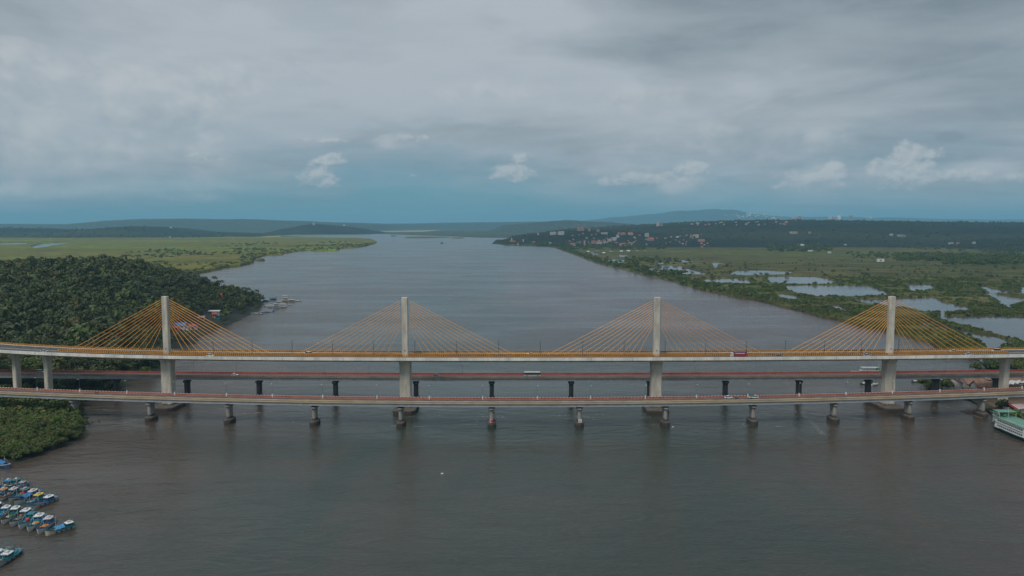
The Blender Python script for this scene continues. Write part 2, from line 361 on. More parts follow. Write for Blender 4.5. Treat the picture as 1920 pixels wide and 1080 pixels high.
def water_mat(name, pond=False):
    m, n, p = principled(name)
    pos = n.new('ShaderNodeNewGeometry').outputs['Position']
    big = n.smooth(n.noise(n.scalevec(pos, (1.0, 0.7, 0)), 0.009, 5.0, 0.6, 1.2), 0.32, 0.68)
    sx = n.new('ShaderNodeSeparateXYZ'); n.l.new(pos, sx.inputs[0])
    side = n.m('ADD', n.smooth(sx.outputs[0], -60, -210), n.smooth(sx.outputs[0], 40, 260), clamp=True)
    k = n.m('ADD', n.m('MULTIPLY', big, 0.45), n.m('MULTIPLY', side, 0.55), clamp=True)
    base = n.mix(k, (0.029, 0.043, 0.033), (0.082, 0.056, 0.042))
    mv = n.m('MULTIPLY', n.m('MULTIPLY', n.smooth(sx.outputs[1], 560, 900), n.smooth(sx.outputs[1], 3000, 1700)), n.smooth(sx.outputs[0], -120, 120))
    base = n.mix(n.m('MULTIPLY', mv, n.m('ADD', n.m('MULTIPLY', big, 0.5), 0.45)), base, (0.105, 0.072, 0.078))   # mauve tint blended into the base colour on the reach beyond the bridges
    if pond: base = n.mix(big, (0.056, 0.054, 0.052), (0.080, 0.076, 0.072))
    n.l.new(base, p.inputs['Base Color'])
    p.inputs['IOR'].default_value = 1.33
    # wind patches: rougher and calmer water
    patch = n.smooth(n.noise(n.scalevec(pos, (0.35, 1.0, 0)), 0.011, 5.0, 0.6, 0.8), 0.36, 0.66)
    streak = n.smooth(n.noise(n.scalevec(pos, (0.25, 1.0, 0)), 0.05, 4.0, 0.6, 0.5), 0.35, 0.7)
    n.l.new(n.m('ADD', n.m('MULTIPLY', patch, 0.08), 0.15 if not pond else 0.06), p.inputs['Roughness'])
    wv = n.scalevec(pos, (0.6, 1.0, 0))
    h = n.m('ADD', n.m('MULTIPLY', n.noise(wv, 0.50, 4.0, 0.6, 0.6), 0.60), n.m('MULTIPLY', n.noise(n.scalevec(pos, (0.42, 1, 0)), 0.115, 4.0, 0.55, 0.9), 2.1))
    bn = n.new('ShaderNodeBump'); bn.inputs['Distance'].default_value = 0.95 if not pond else 0.12
    n.l.new(n.m('ADD', n.m('ADD', n.m('MULTIPLY', patch, 0.45), n.m('MULTIPLY', streak, 0.10)), 0.22), bn.inputs['Strength'])
    n.l.new(h, bn.inputs['Height']); n.l.new(bn.outputs[0], p.inputs['Normal'])
    return m
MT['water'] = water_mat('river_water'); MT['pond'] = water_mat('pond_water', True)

# ------------------------------------------------------------------ mesh helpers
def tag(o, label=None, cat=None, group=None, kind=None):
    if label: o['label'] = label
    if cat: o['category'] = cat
    if group: o['group'] = group
    if kind: o['kind'] = kind
    return o
def empty(name, loc=(0, 0, 0), rz=0.0, label=None, cat=None, group=None):
    o = bpy.data.objects.new(name, None); C.objects.link(o); o.empty_display_size = 1.0
    o.location = loc; o.rotation_euler = (0, 0, rz)
    return tag(o, label, cat, group)
def npmesh(name, V, F, mat, smooth=False, rnd=None):
    V = np.ascontiguousarray(V, np.float32); F = np.ascontiguousarray(F, np.int32)
    me = bpy.data.meshes.new(name); me.vertices.add(len(V)); me.vertices.foreach_set('co', V.ravel())
    k = F.shape[1]; me.loops.add(F.size); me.loops.foreach_set('vertex_index', F.ravel())
    me.polygons.add(len(F)); me.polygons.foreach_set('loop_start', np.arange(0, F.size, k, dtype=np.int32))
    me.polygons.foreach_set('loop_total', np.full(len(F), k, np.int32))
    if smooth: me.polygons.foreach_set('use_smooth', np.ones(len(F), bool))
    if rnd is not None:
        a = me.attributes.new('rnd', 'FLOAT', 'POINT'); a.data.foreach_set('value', np.ascontiguousarray(rnd, np.float32))
    me.update(calc_edges=True); me.materials.append(mat)
    return me
def link(name, me, parent=None, loc=(0, 0, 0), rz=0.0):
    o = bpy.data.objects.new(name, me); C.objects.link(o); o.location = loc; o.rotation_euler = (0, 0, rz)
    if parent is not None: o.parent = parent
    return o
class MB:
    def __init__(s): s.v = []; s.f = []; s.mi = []
    def face(s, pts, m=0):
        k = len(s.v); s.v += [tuple(p) for p in pts]; s.f.append(tuple(range(k, k + len(pts)))); s.mi.append(m)
    def box(s, c, d, rz=0.0, m=0, taper=1.0, tapy=None):
        x, y, z = c; a, b_, h = d[0] / 2, d[1] / 2, d[2] / 2; cz, sz = math.cos(rz), math.sin(rz); k = len(s.v)
        ty = taper if tapy is None else tapy
        for dz_, t, t2 in ((-h, 1, 1), (h, taper, ty)):
            for u, v in ((-a, -b_), (a, -b_), (a, b_), (-a, b_)):
                u2, v2 = u * t, v * t2
                s.v.append((x + u2 * cz - v2 * sz, y + u2 * sz + v2 * cz, z + dz_))
        for q in ((0, 3, 2, 1), (4, 5, 6, 7), (0, 1, 5, 4), (1, 2, 6, 5), (2, 3, 7, 6), (3, 0, 4, 7)):
            s.f.append(tuple(k + i for i in q)); s.mi.append(m)
        return s
    def rod(s, p0, p1, r0, r1=None, n=8, m=0):
        r1 = r0 if r1 is None else r1
        a = np.array(p0, float); b_ = np.array(p1, float); d = b_ - a; d /= np.linalg.norm(d) + 1e-12
        u = np.cross(d, (0, 0, 1.0)); u = u / np.linalg.norm(u) if np.linalg.norm(u) > 1e-4 else np.array((1.0, 0, 0)); v = np.cross(d, u)
        k = len(s.v)
        for P, r in ((a, r0), (b_, r1)):
            for i in range(n):
                t = 2 * math.pi * i / n; s.v.append(tuple(P + r * (math.cos(t) * u + math.sin(t) * v)))
        for i in range(n):
            j = (i + 1) % n; s.f.append((k + i, k + j, k + n + j, k + n + i)); s.mi.append(m)
        s.f.append(tuple(k + i for i in range(n))[::-1]); s.f.append(tuple(k + n + i for i in range(n))); s.mi += [m, m]
        return s
    def prism(s, pts, z0, z1, m=0, scale=1.0):
        n = len(pts); k = len(s.v); cx = sum(p[0] for p in pts) / n; cy = sum(p[1] for p in pts) / n
        for p in pts: s.v.append((p[0], p[1], z0))
        for p in pts: s.v.append((cx + (p[0] - cx) * scale, cy + (p[1] - cy) * scale, z1))
        for i in range(n):
            j = (i + 1) % n; s.f.append((k + i, k + j, k + n + j, k + n + i)); s.mi.append(m)
        s.f.append(tuple(k + i for i in range(n))[::-1]); s.f.append(tuple(k + n + i for i in range(n))); s.mi += [m, m]
        return s
    def loft(s, rings, m=0, close=True, caps=True):
        k = len(s.v); n = len(rings[0])
        for r in rings: s.v += [tuple(p) for p in r]
        for i in range(len(rings) - 1):
            for j in range(n if close else n - 1):
                j2 = (j + 1) % n; s.f.append((k + i * n + j, k + i * n + j2, k + (i + 1) * n + j2, k + (i + 1) * n + j)); s.mi.append(m)
        if caps:
            s.f.append(tuple(k + j for j in range(n))[::-1]); s.f.append(tuple(k + (len(rings) - 1) * n + j for j in range(n))); s.mi += [m, m]
        return s
    def blob(s, c, r, m=0, nu=8, nv=5, jit=0.0, rng=random):
        k = len(s.v)
        for i in range(nv + 1):
            ph = -math.pi / 2 + math.pi * i / nv
            for j in range(nu):
                t = 2 * math.pi * j / nu; q = 1 + rng.uniform(-jit, jit)
                s.v.append((c[0] + r[0] * q * math.cos(ph) * math.cos(t), c[1] + r[1] * q * math.cos(ph) * math.sin(t), c[2] + r[2] * q * math.sin(ph)))
        for i in range(nv):
            for j in range(nu):
                j2 = (j + 1) % nu; s.f.append((k + i * nu + j, k + i * nu + j2, k + (i + 1) * nu + j2, k + (i + 1) * nu + j)); s.mi.append(m)
        return s
    def mesh(s, name, mats, smooth=False):
        me = bpy.data.meshes.new(name); me.from_pydata(s.v, [], s.f); me.update()
        mats = mats if isinstance(mats, (list, tuple)) else [mats]
        for mm in mats: me.materials.append(MT[mm] if isinstance(mm, str) else mm)
        me.polygons.foreach_set('material_index', s.mi)
        if smooth: me.polygons.foreach_set('use_smooth', [True] * len(s.f))
        return me
    def build(s, name, mats, parent=None, loc=(0, 0, 0), rz=0.0, smooth=False):
        return link(name, s.mesh(name, mats, smooth), parent, loc, rz)
def copy_tree(o, parent=None):
    c = o.copy(); C.objects.link(c)
    if parent is not None: c.parent = parent
    for ch in list(o.children): copy_tree(ch, c)
    return c
ORD = ['first', 'second', 'third', 'fourth', 'fifth', 'sixth', 'seventh', 'eighth', 'ninth', 'tenth', 'eleventh', 'twelfth', 'thirteenth', 'fourteenth', 'fifteenth', 'sixteenth', 'seventeenth', 'eighteenth', 'nineteenth', 'twentieth', 'twenty-first', 'twenty-second', 'twenty-third', 'twenty-fourth']
rng = random.Random(7); nr = np.random.RandomState(7)
# ------------------------------------------------------------------ land and water outlines
HEAD = poly_w([(494, 566), (490, 574), (480, 584), (466, 590), (449, 600), (428, 608), (400, 621), (372, 633), (367, 645), (340, 650), (322, 660),
               (306, 672), (304, 695), (270, 708), (242, 717), (232, 733), (200, 744), (160, 752), (152, 770), (160, 795), (160, 812), (135, 830),
               (75, 855), (45, 865), (0, 868), (-130, 872)]) + [(-700, 330), (-1500, 330), (-1500, 1500), (-690, 1500), (-575, 1320), (-470, 1180), (-395, 1085)]
LEFT = poly_w([(322, 521), (350, 519), (375, 512.5), (425, 502), (450, 499.5), (474, 493), (476, 486), (497, 479.5), (529, 478.5), (531, 475.8),
               (565, 470.5), (580, 469.7), (594, 471.4), (633, 470), (637, 466.8), (660, 465.5), (681, 463), (700, 458), (707, 454.5), (695, 449), (660, 447), (614, 446),
               (560, 443.5), (520, 440.5), (560, 438), (590, 435.5), (640, 437), (700, 438.2), (750, 440), (840, 443), (900, 445.5), (960, 446), (1010, 447)])
LEFT = LEFT + [(2500, 5700), (40000, 5700), (40000, 60000), (-40000, 60000), (-40000, 1510), (-720, 1510)]
RIGHT = poly_w([(930, 457.5), (950, 460), (980, 461), (1025, 463), (1042, 465), (1065, 473), (1090, 482), (1115, 492), (1150, 501), (1182, 508), (1207, 515),
                (1235, 522), (1260, 527), (1287, 535), (1310, 542), (1345, 550), (1375, 556), (1422, 564), (1464, 575), (1506, 585), (1549, 597), (1580, 603),
                (1619, 613), (1661, 620), (1703, 630), (1740, 641), (1765, 653), (1790, 663), (1815, 671), (1839, 677.5), (1851, 690), (1822, 696), (1790, 705),
                (1745, 714), (1738, 722), (1745, 735), (1770, 742), (1800, 746), (1820, 752), (1838, 762), (1850, 772), (1875, 790), (1935, 806), (2100, 840)])
RIGHT = RIGHT + [(900, 330), (40000, 330), (40000, 5690), (2400, 5690), (160, 5200), (-60, 4600)]
s1 = lambda pts: [(900 + x / 4.0, 380 + y / 4.0) for x, y in pts]
s2 = lambda pts: [(1380 + x / 3.556, 380 + y / 3.556) for x, y in pts]
PONDS_PX = [
    s1([(1220, 486), (1400, 488), (1560, 495), (1680, 511), (1760, 530), (1600, 527), (1450, 519), (1300, 509)]),
    s1([(935, 428), (1010, 424), (1100, 428), (1060, 442), (1000, 446)]),
    s1([(1735, 448), (1820, 452), (1880, 462), (1790, 462), (1770, 482), (1755, 470)]),
    s1([(1610, 573), (1750, 570), (1930, 566), (1960, 580), (1920, 592), (1800, 592), (1700, 584)]),
    s1([(1300, 474), (1420, 470), (1580, 476), (1500, 482), (1380, 481)]),
    s2([(-60, 468), (0, 452), (180, 450), (395, 459), (340, 471), (200, 471), (60, 476)]),
    s2([(-60, 512), (20, 509), (90, 516), (125, 532), (60, 535), (-30, 526)]),
    s2([(180, 494), (350, 490), (540, 495), (620, 508), (700, 526), (600, 531), (400, 530), (230, 522)]),
    s2([(275, 552), (450, 549), (700, 550), (880, 552), (930, 566), (1030, 585), (1090, 600), (1080, 612), (900, 611), (690, 612), (560, 612), (430, 600), (330, 580)]),
    s2([(1040, 546), (1160, 542), (1280, 545), (1370, 560), (1290, 570), (1230, 578), (1165, 582), (1145, 560)]),
    s2([(1570, 550), (1640, 553), (1730, 572), (1890, 582), (1900, 560), (2000, 550), (2000, 602), (1850, 597), (1700, 588), (1620, 570)]),
    s2([(1600, 604), (1690, 604), (1780, 618), (1920, 636), (2010, 640), (2010, 652), (1880, 655), (1835, 672), (1850, 690), (1930, 695), (1930, 712), (1870, 705), (1780, 680), (1720, 640), (1650, 618)]),
    s2([(255, 608), (330, 609), (405, 622), (420, 636), (350, 636), (290, 624)]),
    s2([(460, 650), (530, 660), (680, 684), (800, 712), (780, 720), (700, 706), (560, 678)]),
    [(1580, 560), (1640, 562), (1667, 560), (1751, 558), (1760, 563), (1819, 577), (1857, 586), (1800, 587), (1771, 590), (1771, 593.5), (1850, 593), (1925, 594),
     (1990, 600), (2010, 668), (1960, 655), (1905, 641), (1850, 626), (1800, 614), (1770, 606), (1745, 597), (1762, 594), (1760, 588), (1726, 587), (1700, 581), (1660, 577), (1620, 571)],
    [(1722, 604), (1745, 605), (1790, 617), (1830, 626), (1870, 632), (1900, 642), (1907, 649), (1880, 652), (1862, 668), (1853, 692), (1836, 678), (1848, 655), (1838, 648),
     (1828, 638), (1812, 632), (1790, 624), (1770, 620), (1745, 616), (1730, 614)],
    s1([(1040, 390), (1110, 394), (1105, 401), (1050, 402)]), s1([(1470, 431), (1560, 429), (1620, 436), (1520, 441)]), s1([(1310, 442), (1410, 444), (1380, 451), (1325, 450)]), s1([(820, 377), (900, 381), (885, 389), (835, 387)]),
    s2([(60, 292), (170, 290), (200, 296), (90, 300)]), s2([(1760, 640), (1850, 655), (1800, 668), (1770, 660)]),
    [(56, 461), (80, 457), (110, 455), (132, 454.3), (126, 457.5), (95, 461), (66, 465)],
    [(-40, 457), (0, 456), (30, 455), (54, 455.2), (50, 457.5), (10, 459)],
]
def pond_w(p):
    "the near bank's growth hides a strip of water, so the near edge lies a little closer than it shows"
    c = sum(q[1] for q in p) / len(p)
    return [W(x, y, 0.5 if y < c else 5.2)[:2] for x, y in p]
PONDS = [pond_w(p) if i not in (14, 15) else poly_w(p) for i, p in enumerate(PONDS_PX)]

# ground in one sheet (left bank with the far plain, right bank); the wooded headland has its own relief
mb = MB()
mb.face([(x, y, 0.5) for x, y in LEFT]); mb.face([(x, y, 0.52) for x, y in RIGHT])
tag(mb.build('ground', 'plain'), kind='structure')
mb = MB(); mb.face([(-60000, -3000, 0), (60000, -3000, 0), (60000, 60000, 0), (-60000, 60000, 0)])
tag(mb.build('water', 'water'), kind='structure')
mb = MB(); mb.face([(-60500, -3500, -1.6), (60500, -3500, -1.6), (60500, 60500, -1.6), (-60500, 60500, -1.6)])
tag(mb.build('riverbed', 'mud'), kind='structure')
for i, q in enumerate(PONDS):
    mb = MB(); mb.face([(x, y, 0.80 + 0.012 * i) for x, y in q]); tag(mb.build('pond', 'pond'), kind='structure')
# pale strips of field on the far plain
for pts, mt in [([(476, 449), (560, 446.6), (600, 445.8), (570, 448.6), (500, 450)], 'field'), ([(490, 443.5), (530, 441.8), (520, 445), (495, 445.6)], 'field'),
                ([(680, 428.2), (760, 427.4), (738, 429.6), (690, 429.8)], 'field'), ([(712, 433.2), (830, 431.2), (790, 435), (722, 435.4)], 'field'),
                ([(1130, 471), (1225, 469.6), (1290, 473), (1240, 477), (1160, 474.8)], 'ricefield'),
                ([(1384, 484), (1500, 481.5), (1600, 487), (1560, 490.5), (1450, 487.5)], 'ricefield'), ([(1640, 480), (1690, 477), (1700, 484), (1650, 486)], 'ricefield'),
                ([(1712, 487), (1760, 486.5), (1782, 491), (1740, 493.5)], 'ricefield'), ([(1345, 480), (1378, 477), (1388, 481), (1360, 484)], 'ricefield')]:
    mb = MB(); mb.face([(x, y, 1.0) for x, y in poly_w(pts)]); tag(mb.build('field', mt), kind='structure')

# ------------------------------------------------------------------ hills
RIDGES = []
def ridge(name, Y0, Df, Db, prof, mat, seed, rough=0.10, step=7.0, nrow=26, keep=True):
    xs = np.arange(prof[0][0], prof[-1][0] + .1, step)
    ys = np.interp(xs, [p[0] for p in prof], [p[1] for p in prof])
    X = np.array([WY(a, 450, Y0)[0] for a in xs]); zc = np.array([max(0.0, WY(a, b_, Y0)[2]) for a, b_ in zip(xs, ys)])
    ed = np.minimum(1, np.minimum(np.arange(len(xs)), np.arange(len(xs))[::-1]) / 5.0); zc = zc * ed
    t = np.linspace(-1, 1, nrow * 2 + 1); Yr = np.where(t < 0, Y0 + t * Df, Y0 + t * Db)
    prf = 1 - np.abs(t) ** 1.5; prf = prf * prf * (3 - 2 * prf)
    XX, YY = np.meshgrid(X, Yr); sc = Df * 0.22
    nz = fbm(XX / sc, YY / sc, seed, 5) - 0.5
    Z = zc[None, :] * prf[:, None] * (1 + nz * rough * 6 * (1 - prf[:, None]) + nz * rough) + (fbm(XX / 40, YY / 40, seed + 3, 3) - 0.3) * 7 * np.minimum(1, prf[:, None] * 3) - 1.2 * (1 - np.minimum(1, prf[:, None] * 8))
    Z = np.maximum(Z, -1.2)
    n1_, n2_ = Z.shape
    idx = np.arange(n1_ * n2_).reshape(n1_, n2_)
    F = np.stack([idx[:-1, :-1], idx[:-1, 1:], idx[1:, 1:], idx[1:, :-1]], -1).reshape(-1, 4)
    tag(link(name, npmesh(name, np.stack([XX, YY, Z], -1).reshape(-1, 3), F, MT[mat], True)), kind='structure')
    if keep: RIDGES.append((X, Yr, Z))
def relief(x, y):
    h = 0.5
    for X, Yr, Z in RIDGES:
        if X[0] < x < X[-1] and Yr[0] < y < Yr[-1]:
            i = np.searchsorted(X, x) - 1; j = np.searchsorted(Yr, y) - 1
            fx = (x - X[i]) / (X[i + 1] - X[i]); fy = (y - Yr[j]) / (Yr[j + 1] - Yr[j])
            z = (Z[j, i] * (1 - fx) + Z[j, i + 1] * fx) * (1 - fy) + (Z[j + 1, i] * (1 - fx) + Z[j + 1, i + 1] * fx) * fy
            h = max(h, z)
    return h
def hit(x, y, y0=1500.0, y1=9000.0):
    "where the sight line at photograph position x, y meets the relief"
    Y = y0
    while Y < y1:
        p = WY(x, y, Y)
        if p[2] <= relief(p[0], Y): return (p[0], Y, relief(p[0], Y))
        Y += 12.0
    p = W(x, max(y, 424), 0); return (p[0], p[1], 0.5)
ridge('hill', 4400, 480, 700, [(926, 459), (940, 451), (960, 444), (1000, 438), (1040, 434.5), (1080, 432), (1120, 431), (1180, 434), (1260, 440), (1350, 447), (1430, 453), (1500, 459)], 'hillwood', 3)
ridge('hill', 5600, 2300, 2500, [(990, 444), (1060, 431), (1110, 428), (1160, 425), (1200, 422.5), (1240, 420.5), (1300, 417), (1380, 414), (1450, 413), (1500, 413.5), (1600, 415), (1700, 416.5), (1800, 417.5), (1920, 419), (2050, 421), (2350, 424)], 'hillwood', 11)
ridge('hill', 3300, 950, 1000, [(1670, 480), (1740, 470), (1800, 463), (1860, 457), (1920, 451), (2000, 447), (2250, 447)], 'hillwood', 17)
ridge('hill', 6500, 1250, 1300, [(-320, 429), (0, 428), (60, 428.5), (130, 431), (180, 433), (210, 429), (240, 426), (275, 425), (310, 427.5), (350, 433.5), (400, 436), (450, 438.5), (510, 441)], 'hillwood', 23)
ridge('hill', 8000, 700, 900, [(505, 433), (550, 427), (575, 422), (588, 420), (610, 421.5), (640, 424), (675, 428.5), (715, 433)], 'hillwood', 29)
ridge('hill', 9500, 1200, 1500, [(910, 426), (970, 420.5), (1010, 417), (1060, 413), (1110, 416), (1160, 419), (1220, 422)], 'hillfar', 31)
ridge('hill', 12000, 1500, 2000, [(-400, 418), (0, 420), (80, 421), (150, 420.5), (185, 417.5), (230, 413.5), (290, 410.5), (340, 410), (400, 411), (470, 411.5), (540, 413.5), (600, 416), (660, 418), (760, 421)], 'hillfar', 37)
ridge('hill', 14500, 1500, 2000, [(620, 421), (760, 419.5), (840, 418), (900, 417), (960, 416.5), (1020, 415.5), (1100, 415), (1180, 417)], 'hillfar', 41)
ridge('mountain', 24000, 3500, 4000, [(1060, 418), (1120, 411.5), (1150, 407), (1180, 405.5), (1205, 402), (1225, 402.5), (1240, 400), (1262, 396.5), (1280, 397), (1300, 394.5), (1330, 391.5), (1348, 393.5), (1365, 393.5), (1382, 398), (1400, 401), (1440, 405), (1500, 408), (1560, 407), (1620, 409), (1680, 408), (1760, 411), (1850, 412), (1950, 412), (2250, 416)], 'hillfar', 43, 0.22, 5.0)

# ------------------------------------------------------------------ the wooded headland
HX, HY = np.array([p[0] for p in HEAD]), np.array([p[1] for p in HEAD])
def head_h(X, Y):
    X = np.asarray(X, float); Y = np.asarray(Y, float)
    d = edge_dist(X, Y, HEAD); dxx = X + 545; sx_ = np.where(dxx > 0, 165.0, 520.0)
    h = 47 * np.exp(-0.5 * (dxx / sx_) ** 2 - 0.5 * ((Y - 1000) / np.where(Y < 1000, 205.0, 170.0)) ** 2)
    h = h + (fbm(X / 60, Y / 60, 5, 3) - 0.5) * 5
    return 0.9 + np.minimum(np.maximum(h, 0.0), d * 0.33)
gx = np.arange(-1500, -170, 7.0); gy = np.arange(330, 1504, 7.0)
XX, YY = np.meshgrid(gx, gy); ins = inside(XX, YY, HEAD)
# pull the edge of the grid onto the shore so that the water line is drawn by the relief itself
Z = np.where(ins, head_h(XX, YY), -1.2 )
idx = np.arange(XX.size).reshape(XX.shape)
F = np.stack([idx[:-1, :-1], idx[:-1, 1:], idx[1:, 1:], idx[1:, :-1]], -1).reshape(-1, 4)
F = F[ins.ravel()[F].any(1)]
V = np.stack([XX, YY, Z], -1).reshape(-1, 3); used = np.unique(F); remap = np.full(len(V), -1); remap[used] = np.arange(len(used))
tag(link('terrain', npmesh('terrain', V[used], remap[F], MT['soil'], True)), kind='structure')

# ------------------------------------------------------------------ low mangrove cover on the marshes
def canopy(name, px0, px1, py0, py1, sx_, sy_, maskf, heightf, mat, label):
    xs = np.arange(px0, px1, sx_); ys = np.arange(py0, py1, sy_)
    A, B = np.meshgrid(xs, ys); a = (A - 960) / FPX; c = (B - 540) / FPX
    t = -CAM_H / (-sp - c * cp); X = a * t; Y = (cp - c * sp) * t
    mk = maskf(X, Y); Z = np.where(mk, heightf(X, Y), -1.2)
    idx = np.arange(X.size).reshape(X.shape)
    F = np.stack([idx[:-1, :-1], idx[1:, :-1], idx[1:, 1:], idx[:-1, 1:]], -1).reshape(-1, 4)
    F = F[mk.ravel()[F].any(1)]
    V = np.stack([X, Y, Z], -1).reshape(-1, 3); used = np.unique(F); remap = np.full(len(V), -1); remap[used] = np.arange(len(used))
    tag(link(name, npmesh(name, V[used], remap[F], MT[mat], False)), label, 'mangrove', kind='stuff')
canopy('mangrove_thicket', -60, 712, 445.5, 523, 1.3, 0.28,
       lambda X, Y: inside(X, Y, LEFT) & ~inside(X, Y, PONDS[-1]) & ~inside(X, Y, PONDS[-2]),
       lambda X, Y: 2.2 + 3.0 * cellbump(X / 11, Y / 11, 2) * (0.5 + fbm(X / 70, Y / 70, 4, 3)) + 2.2 * fbm(X / 160, Y / 160, 8, 3),
       'canopyL', 'olive green mangrove marsh spreading behind the wooded headland')
def rmask(X, Y):
    k = inside(X, Y, RIGHT)
    for q in PONDS[:-2]: k &= ~inside(X, Y, q)
    k &= ~((Y < 610) )
    return k
canopy('mangrove_thicket', 1020, 2020, 465, 668, 1.3, 0.33, rmask,
       lambda X, Y: 1.0 + 1.7 * cellbump(X / 7, Y / 7, 12) * (0.4 + fbm(X / 45, Y / 45, 14, 3)) + 0.9 * fbm(X / 90, Y / 90, 18, 3),
       'canopyR', 'low mangrove cover between the fish ponds and the river')
# islets in the river
def islet(px, py, rx, ry, seed, h=6.0):
    cx, cy, _ = W(px, py); t = np.linspace(0, 2 * math.pi, 40, endpoint=False); rings = np.linspace(1.0, 0.0, 12)
    V = []
    for r in rings:
        X = cx + rx * r * np.cos(t) * (1 + 0.2 * np.sin(3 * t + seed)); Y = cy + ry * r * np.sin(t)
        z = -0.8 if r == 1.0 else None
        for x, y in zip(X, Y): V.append((x, y, -0.8 if z is not None else float(h * (0.55 + 0.6 * cellbump(np.array(x / 9), np.array(y / 9), seed)) * (1 - r ** 4))))
    F = []
    n = 40
    for i in range(11):
        for j in range(n): F.append((i * n + j, i * n + (j + 1) % n, (i + 1) * n + (j + 1) % n, (i + 1) * n + j))
    return npmesh('islet', np.array(V), np.array(F), MT['canopyR'], False)
for px, py, rx, ry, lab in [(489, 489, 13, 22, 'small round mangrove islet just off the marsh shore'), (795, 445.5, 175, 260, 'long low mangrove island at the head of the river'),
                            (858, 446.8, 50, 80, 'little islet beside the long mangrove island'), (828, 456.5, 9, 12, 'tiny dark rock islet alone in mid river'), (738, 443, 25, 40, 'narrow islet before the far river bank')]:
    tag(link('islet', islet(px, py, rx, ry, rng.random() * 9)), lab, 'islet')

# ------------------------------------------------------------------ trees
def crown_quads(seed, r, h, nclump, nleaf, leaf, z0, flat=0.75, shell=0.55):
    q = np.random.RandomState(seed); out = []
    for i in range(nclump):
        th = q.uniform(0, 2 * math.pi); u = q.uniform(-0.35, 1.0); rr = q.uniform(shell, 1.0) if i else 0.0
        s_ = math.sqrt(max(0, 1 - u * u))
        c = np.array((r * rr * s_ * math.cos(th), r * rr * s_ * math.sin(th), z0 + h * (0.38 + 0.5 * u * rr)))
        cr = r * q.uniform(0.38, 0.60)
        d = q.normal(size=(nleaf, 3)); d[:, 2] = np.abs(d[:, 2]) * 0.9 - 0.25; d /= np.linalg.norm(d, axis=1, keepdims=True)
        P = c + d * cr * np.array((1, 1, flat)) * q.uniform(0.75, 1.05, (nleaf, 1))
        nrm = d + q.normal(size=(nleaf, 3)) * 0.28; nrm /= np.linalg.norm(nrm, axis=1, keepdims=True)
        a = np.cross(nrm, q.normal(size=(nleaf, 3))); a /= np.linalg.norm(a, axis=1, keepdims=True) + 1e-9; b_ = np.cross(nrm, a)
        sz = leaf * q.uniform(0.6, 1.2, (nleaf, 1))
        out.append(np.stack([P - a * sz - b_ * sz * .7, P + a * sz - b_ * sz * .7, P + a * sz + b_ * sz * .7, P - a * sz + b_ * sz * .7], 1))
    return np.concatenate(out)
def trunk_mb(h, r, seed, prop=False):
    q = random.Random(seed); m_ = MB()
    p = [(0, 0, -0.3), (q.uniform(-.3, .3), q.uniform(-.3, .3), h * 0.45), (q.uniform(-.5, .5), q.uniform(-.5, .5), h * 0.8)]
    m_.rod(p[0], p[1], r, r * .75); m_.rod(p[1], p[2], r * .75, r * .45)
    for i in range(5):
        t = q.uniform(0, 6.28); l = h * q.uniform(.3, .5)
        m_.rod(p[1], (p[1][0] + math.cos(t) * l * .6, p[1][1] + math.sin(t) * l * .6, p[1][2] + l * .55), r * .4, r * .15, 6)
    if prop:
        for i in range(6):
            t = q.uniform(0, 6.28); m_.rod((0, 0, h * .22), (math.cos(t) * h * .2, math.sin(t) * h * .2, -0.3), r * .3, r * .25, 5)
    return m_
def mesh_of_quads(name, Q, mat, rnd=None):
    V = Q.reshape(-1, 3); F = np.arange(len(V)).reshape(-1, 4)
    return npmesh(name, V, F, mat, False, rnd)
class Kind:
    def __init__(s, n, r, h, ncl, nl, leaf, z0, th, tr, mat, seed, flat=.75, prop=False):
        s.q = [crown_quads(seed + i, r * (0.9 + .05 * (i % 5)), h * (0.9 + .06 * (i % 4)), ncl, nl, leaf, z0, flat) for i in range(n)]
        s.crowns = [mesh_of_quads('crown', q, MT[mat]) for q in s.q]
        s.trunks = [trunk_mb(th, tr, seed + i, prop).mesh('trunk', 'bark') for i in range(n)]
    def plant(s, name, x, y, z, sc, lab, cat, grp):
        i = rng.randrange(len(s.crowns))
        e = empty(name, (x, y, z), rng.uniform(0, 6.28), lab, cat, grp); e.scale = (sc, sc, sc * rng.uniform(.88, 1.15))
        link('trunk', s.trunks[i], e); link('crown', s.crowns[i], e)
        return e
def scatter(kind_q, pts, name, mat, lab, cat):
    out = []; rn = []
    for x, y, z, sc in pts:
        q = kind_q[nr.randint(len(kind_q))]; t = nr.uniform(0, 6.28); c, s_ = math.cos(t), math.sin(t)
        Mx = np.array(((c, -s_, 0), (s_, c, 0), (0, 0, nr.uniform(.88, 1.15)))) * sc
        out.append(q @ Mx.T + np.array((x, y, z))); rn.append(np.full(len(q) * 4, nr.rand()))
    Q = np.concatenate(out)
    return tag(link(name, mesh_of_quads(name, Q, MT[mat], np.concatenate(rn))), lab, cat, kind='stuff')
k_near = Kind(7, 3.3, 5.2, 17, 75, 0.27, 0.9, 4.6, 0.20, 'leaf_near', 100, .8, True)
k_for = Kind(8, 5.2, 8.4, 15, 46, 0.50, 2.6, 8.5, 0.28, 'leaf_forest', 200)
k_bank = Kind(6, 3.2, 5.0, 14, 34, 0.42, 0.4, 4.4, 0.20, 'leaf_bank', 300, .75, True)
lo_for = [crown_quads(400 + i, 5.6, 8.6, 9, 17, 0.95, 2.6) for i in range(8)]
lo_bank = [crown_quads(450 + i, 3.4, 5.0, 8, 13, 0.80, 0.5) for i in range(8)]

